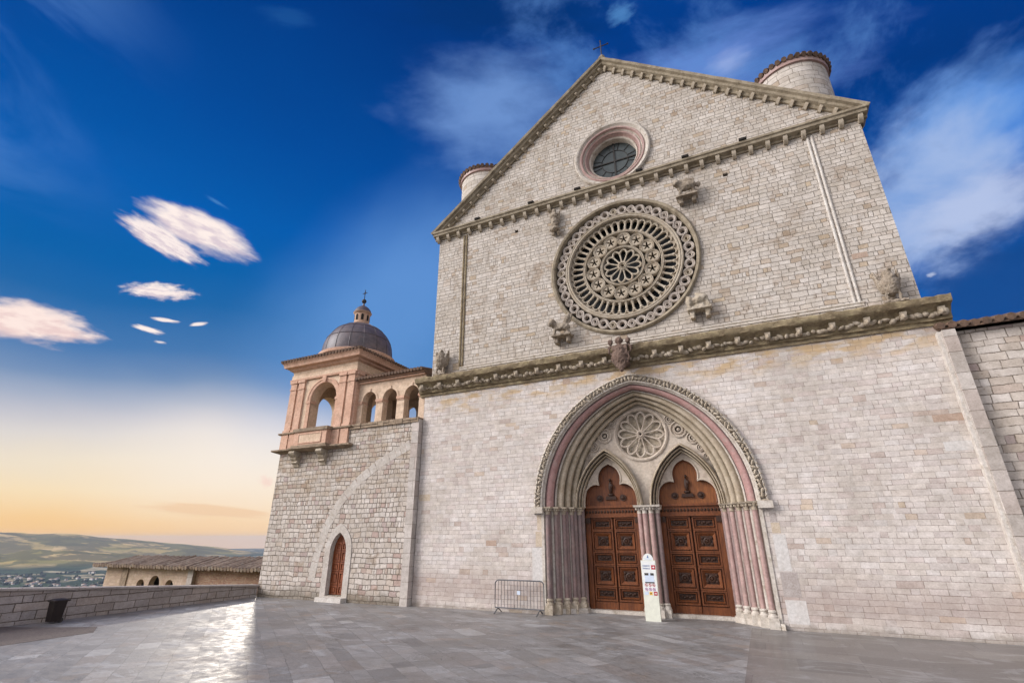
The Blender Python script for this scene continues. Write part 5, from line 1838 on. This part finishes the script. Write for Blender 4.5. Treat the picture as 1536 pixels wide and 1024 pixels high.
# ================================================================== INFORMATION STAND
tot = thing('information_stand', 'tall cream information stand with notices and round pictograms between the doors', 'sign', (-.10, .10, 0))
TXa, TXb, TYF = -.345, .135, .02
mb = MB()
mb.box(TXa, TXb, TYF, TYF + .10, 0, 1.78)
mb.build('body', M['panelw'], tot)
mb = MB()
cxs = (TXa + TXb) / 2
mb.plate([(cxs - .17, 1.782)] + [(cxs + .17 * math.cos(PI - PI * k / 14), 1.80 + .19 * math.sin(PI * k / 14)) for k in range(15)] + [(cxs + .17, 1.782)], [], TYF + .03, TYF + .06)
top = mb.build('top_panel', M['panelg'], tot)
q = MB(); q.plate([(cxs - .03, 1.86), (cxs + .03, 1.86), (cxs + .012, 1.90), (cxs, 1.95), (cxs - .012, 1.90)], [], TYF + .022, TYF + .03); q.build('emblem', M['blue'], top)
q = MB(); q.box(cxs - .12, cxs + .12, TYF + .024, TYF + .03, 1.825, 1.845); q.box(cxs - .10, cxs + .10, TYF + .024, TYF + .03, 1.795, 1.81); q.build('text_line', M['paper'], top)


def sheet(name, xa, xb, za, zb, mt, par_=tot, dy=.004):
    q_ = MB(); q_.box(xa, xb, TYF - dy, TYF - .0005, za, zb)
    return q_.build(name, mt, par_)


face = sheet('notice_panel', TXa + .02, TXb - .02, .86, 1.76, M['panelg'], tot, .003)


def lettering(txt, x, z, h, mt, par_, width):
    cu = bpy.data.curves.new('lettering', 'FONT')
    cu.body = txt
    cu.size = h
    cu.extrude = .001
    cu.align_x = 'LEFT'
    t_ = bpy.data.objects.new('lettering', cu)
    COL.objects.link(t_)
    dg = bpy.context.evaluated_depsgraph_get()
    me = bpy.data.meshes.new_from_object(t_.evaluated_get(dg))
    bpy.data.objects.remove(t_)
    xs = [v.co.x for v in me.vertices]
    sc_ = width / max(1e-6, max(xs) - min(xs))
    for v in me.vertices:
        vx, vy, vz = v.co
        v.co = (x + vx * sc_, TYF - .006 - vz, z + vy)
    o = bpy.data.objects.new('lettering', me)
    me.materials.clear(); me.materials.append(mt)
    COL.objects.link(o)
    setpar(o, par_)
    return o


lettering('INGRESSO', TXa + .05, 1.595, .065, M['blue'], tot, .23)
lettering('ENTRANCE', TXa + .05, 1.515, .065, M['blue'], tot, .23)


def arrow(x, z, s_):
    sg = sheet('arrow_sign', x - s_, x + s_, z - s_, z + s_, M['red'], tot, .006)
    q_ = MB()
    q_.plate([(x - s_ * .6, z - s_ * .14), (x + s_ * .05, z - s_ * .14), (x + s_ * .05, z - s_ * .5), (x + s_ * .65, z), (x + s_ * .05, z + s_ * .5), (x + s_ * .05, z + s_ * .14), (x - s_ * .6, z + s_ * .14)], [], TYF - .009, TYF - .0062)
    q_.build('arrow', M['signw'], sg)


arrow(TXb - .085, 1.575, .065)
fr = sheet('notice_sheet', TXa + .09, TXb - .09, 1.12, 1.40, M['paper'], tot, .006)
q = MB()
q.box(TXa + .09, TXa + .22, TYF - .009, TYF - .0062, 1.33, 1.40)
q.box(TXb - .20, TXb - .09, TYF - .009, TYF - .0062, 1.33, 1.40)
q.box(TXa + .09, TXb - .09, TYF - .009, TYF - .0062, 1.10, 1.135)
q.build('notice_heading', M['black'], fr)
for r_ in range(2):
    for k in range(3):
        cx_ = TXa + .12 + .12 * k
        cz_ = 1.045 - .125 * r_
        mt = M['red'] if r_ == 0 else M['violet']
        q = MB()
        q.lathe([(.048, TYF), (.048, TYF - .006), (.036, TYF - .006), (.036, TYF)], (cx_, 0, cz_), 20, 'y', closed=True)
        c45 = .03
        q.add([(cx_ - c45 - .006, TYF - .007, cz_ + c45 - .006), (cx_ - c45 + .006, TYF - .007, cz_ + c45 + .006), (cx_ + c45 + .006, TYF - .007, cz_ - c45 + .006), (cx_ + c45 - .006, TYF - .007, cz_ - c45 - .006)], [(0, 1, 2, 3)])
        pic = q.build('pictogram', mt, tot)
        q = MB()
        if k == 0: q.box(cx_ - .02, cx_ + .02, TYF - .0055, TYF - .0035, cz_ - .012, cz_ + .012)
        elif k == 1:
            q.box(cx_ - .006, cx_ + .006, TYF - .0055, TYF - .0035, cz_ - .022, cz_ + .008); q.box(cx_ - .010, cx_ + .010, TYF - .0055, TYF - .0035, cz_ + .010, cz_ + .024)
        else: q.plate([(cx_ - .022, cz_ - .018), (cx_ + .022, cz_ - .018), (cx_ + .01, cz_ + .018), (cx_ - .01, cz_ + .012)], [], TYF - .0055, TYF - .0035)
        q.build('symbol', M['black'], pic)
sheet('pale_sticker', TXa + .04, TXa + .17, .755, .845, M['paper'])
ys_ = sheet('yellow_sticker', TXa + .20, TXa + .29, .755, .845, M['yellow'])
q = MB(); q.box(TXa + .225, TXa + .265, TYF - .007, TYF - .0042, .78, .82); q.build('symbol', M['black'], ys_)
arrow(TXb - .085, .80, .055)

# ================================================================== AIR
hz = MB()
hz.box(-15500, 15500, -15500, 15500, -270, 62)
hm = bpy.data.materials.new('air')
hm.use_nodes = True
hn = NT(hm.node_tree)
hm.node_tree.nodes.clear()
ho_ = hn.n('ShaderNodeOutputMaterial')
pv = hn.n('ShaderNodeVolumePrincipled')
pv.inputs['Color'].default_value = (0.64, 0.75, 0.95, 1)
pv.inputs['Density'].default_value = 4e-5
pv.inputs['Anisotropy'].default_value = 0.0
hn.L.new(pv.outputs[0], ho_.inputs['Volume'])
hobj = hz.build('haze', hm, angle=10)
hobj['kind'] = 'stuff'
tag(hobj, 'thin pale air that fades the far hills', 'haze', kind='stuff')
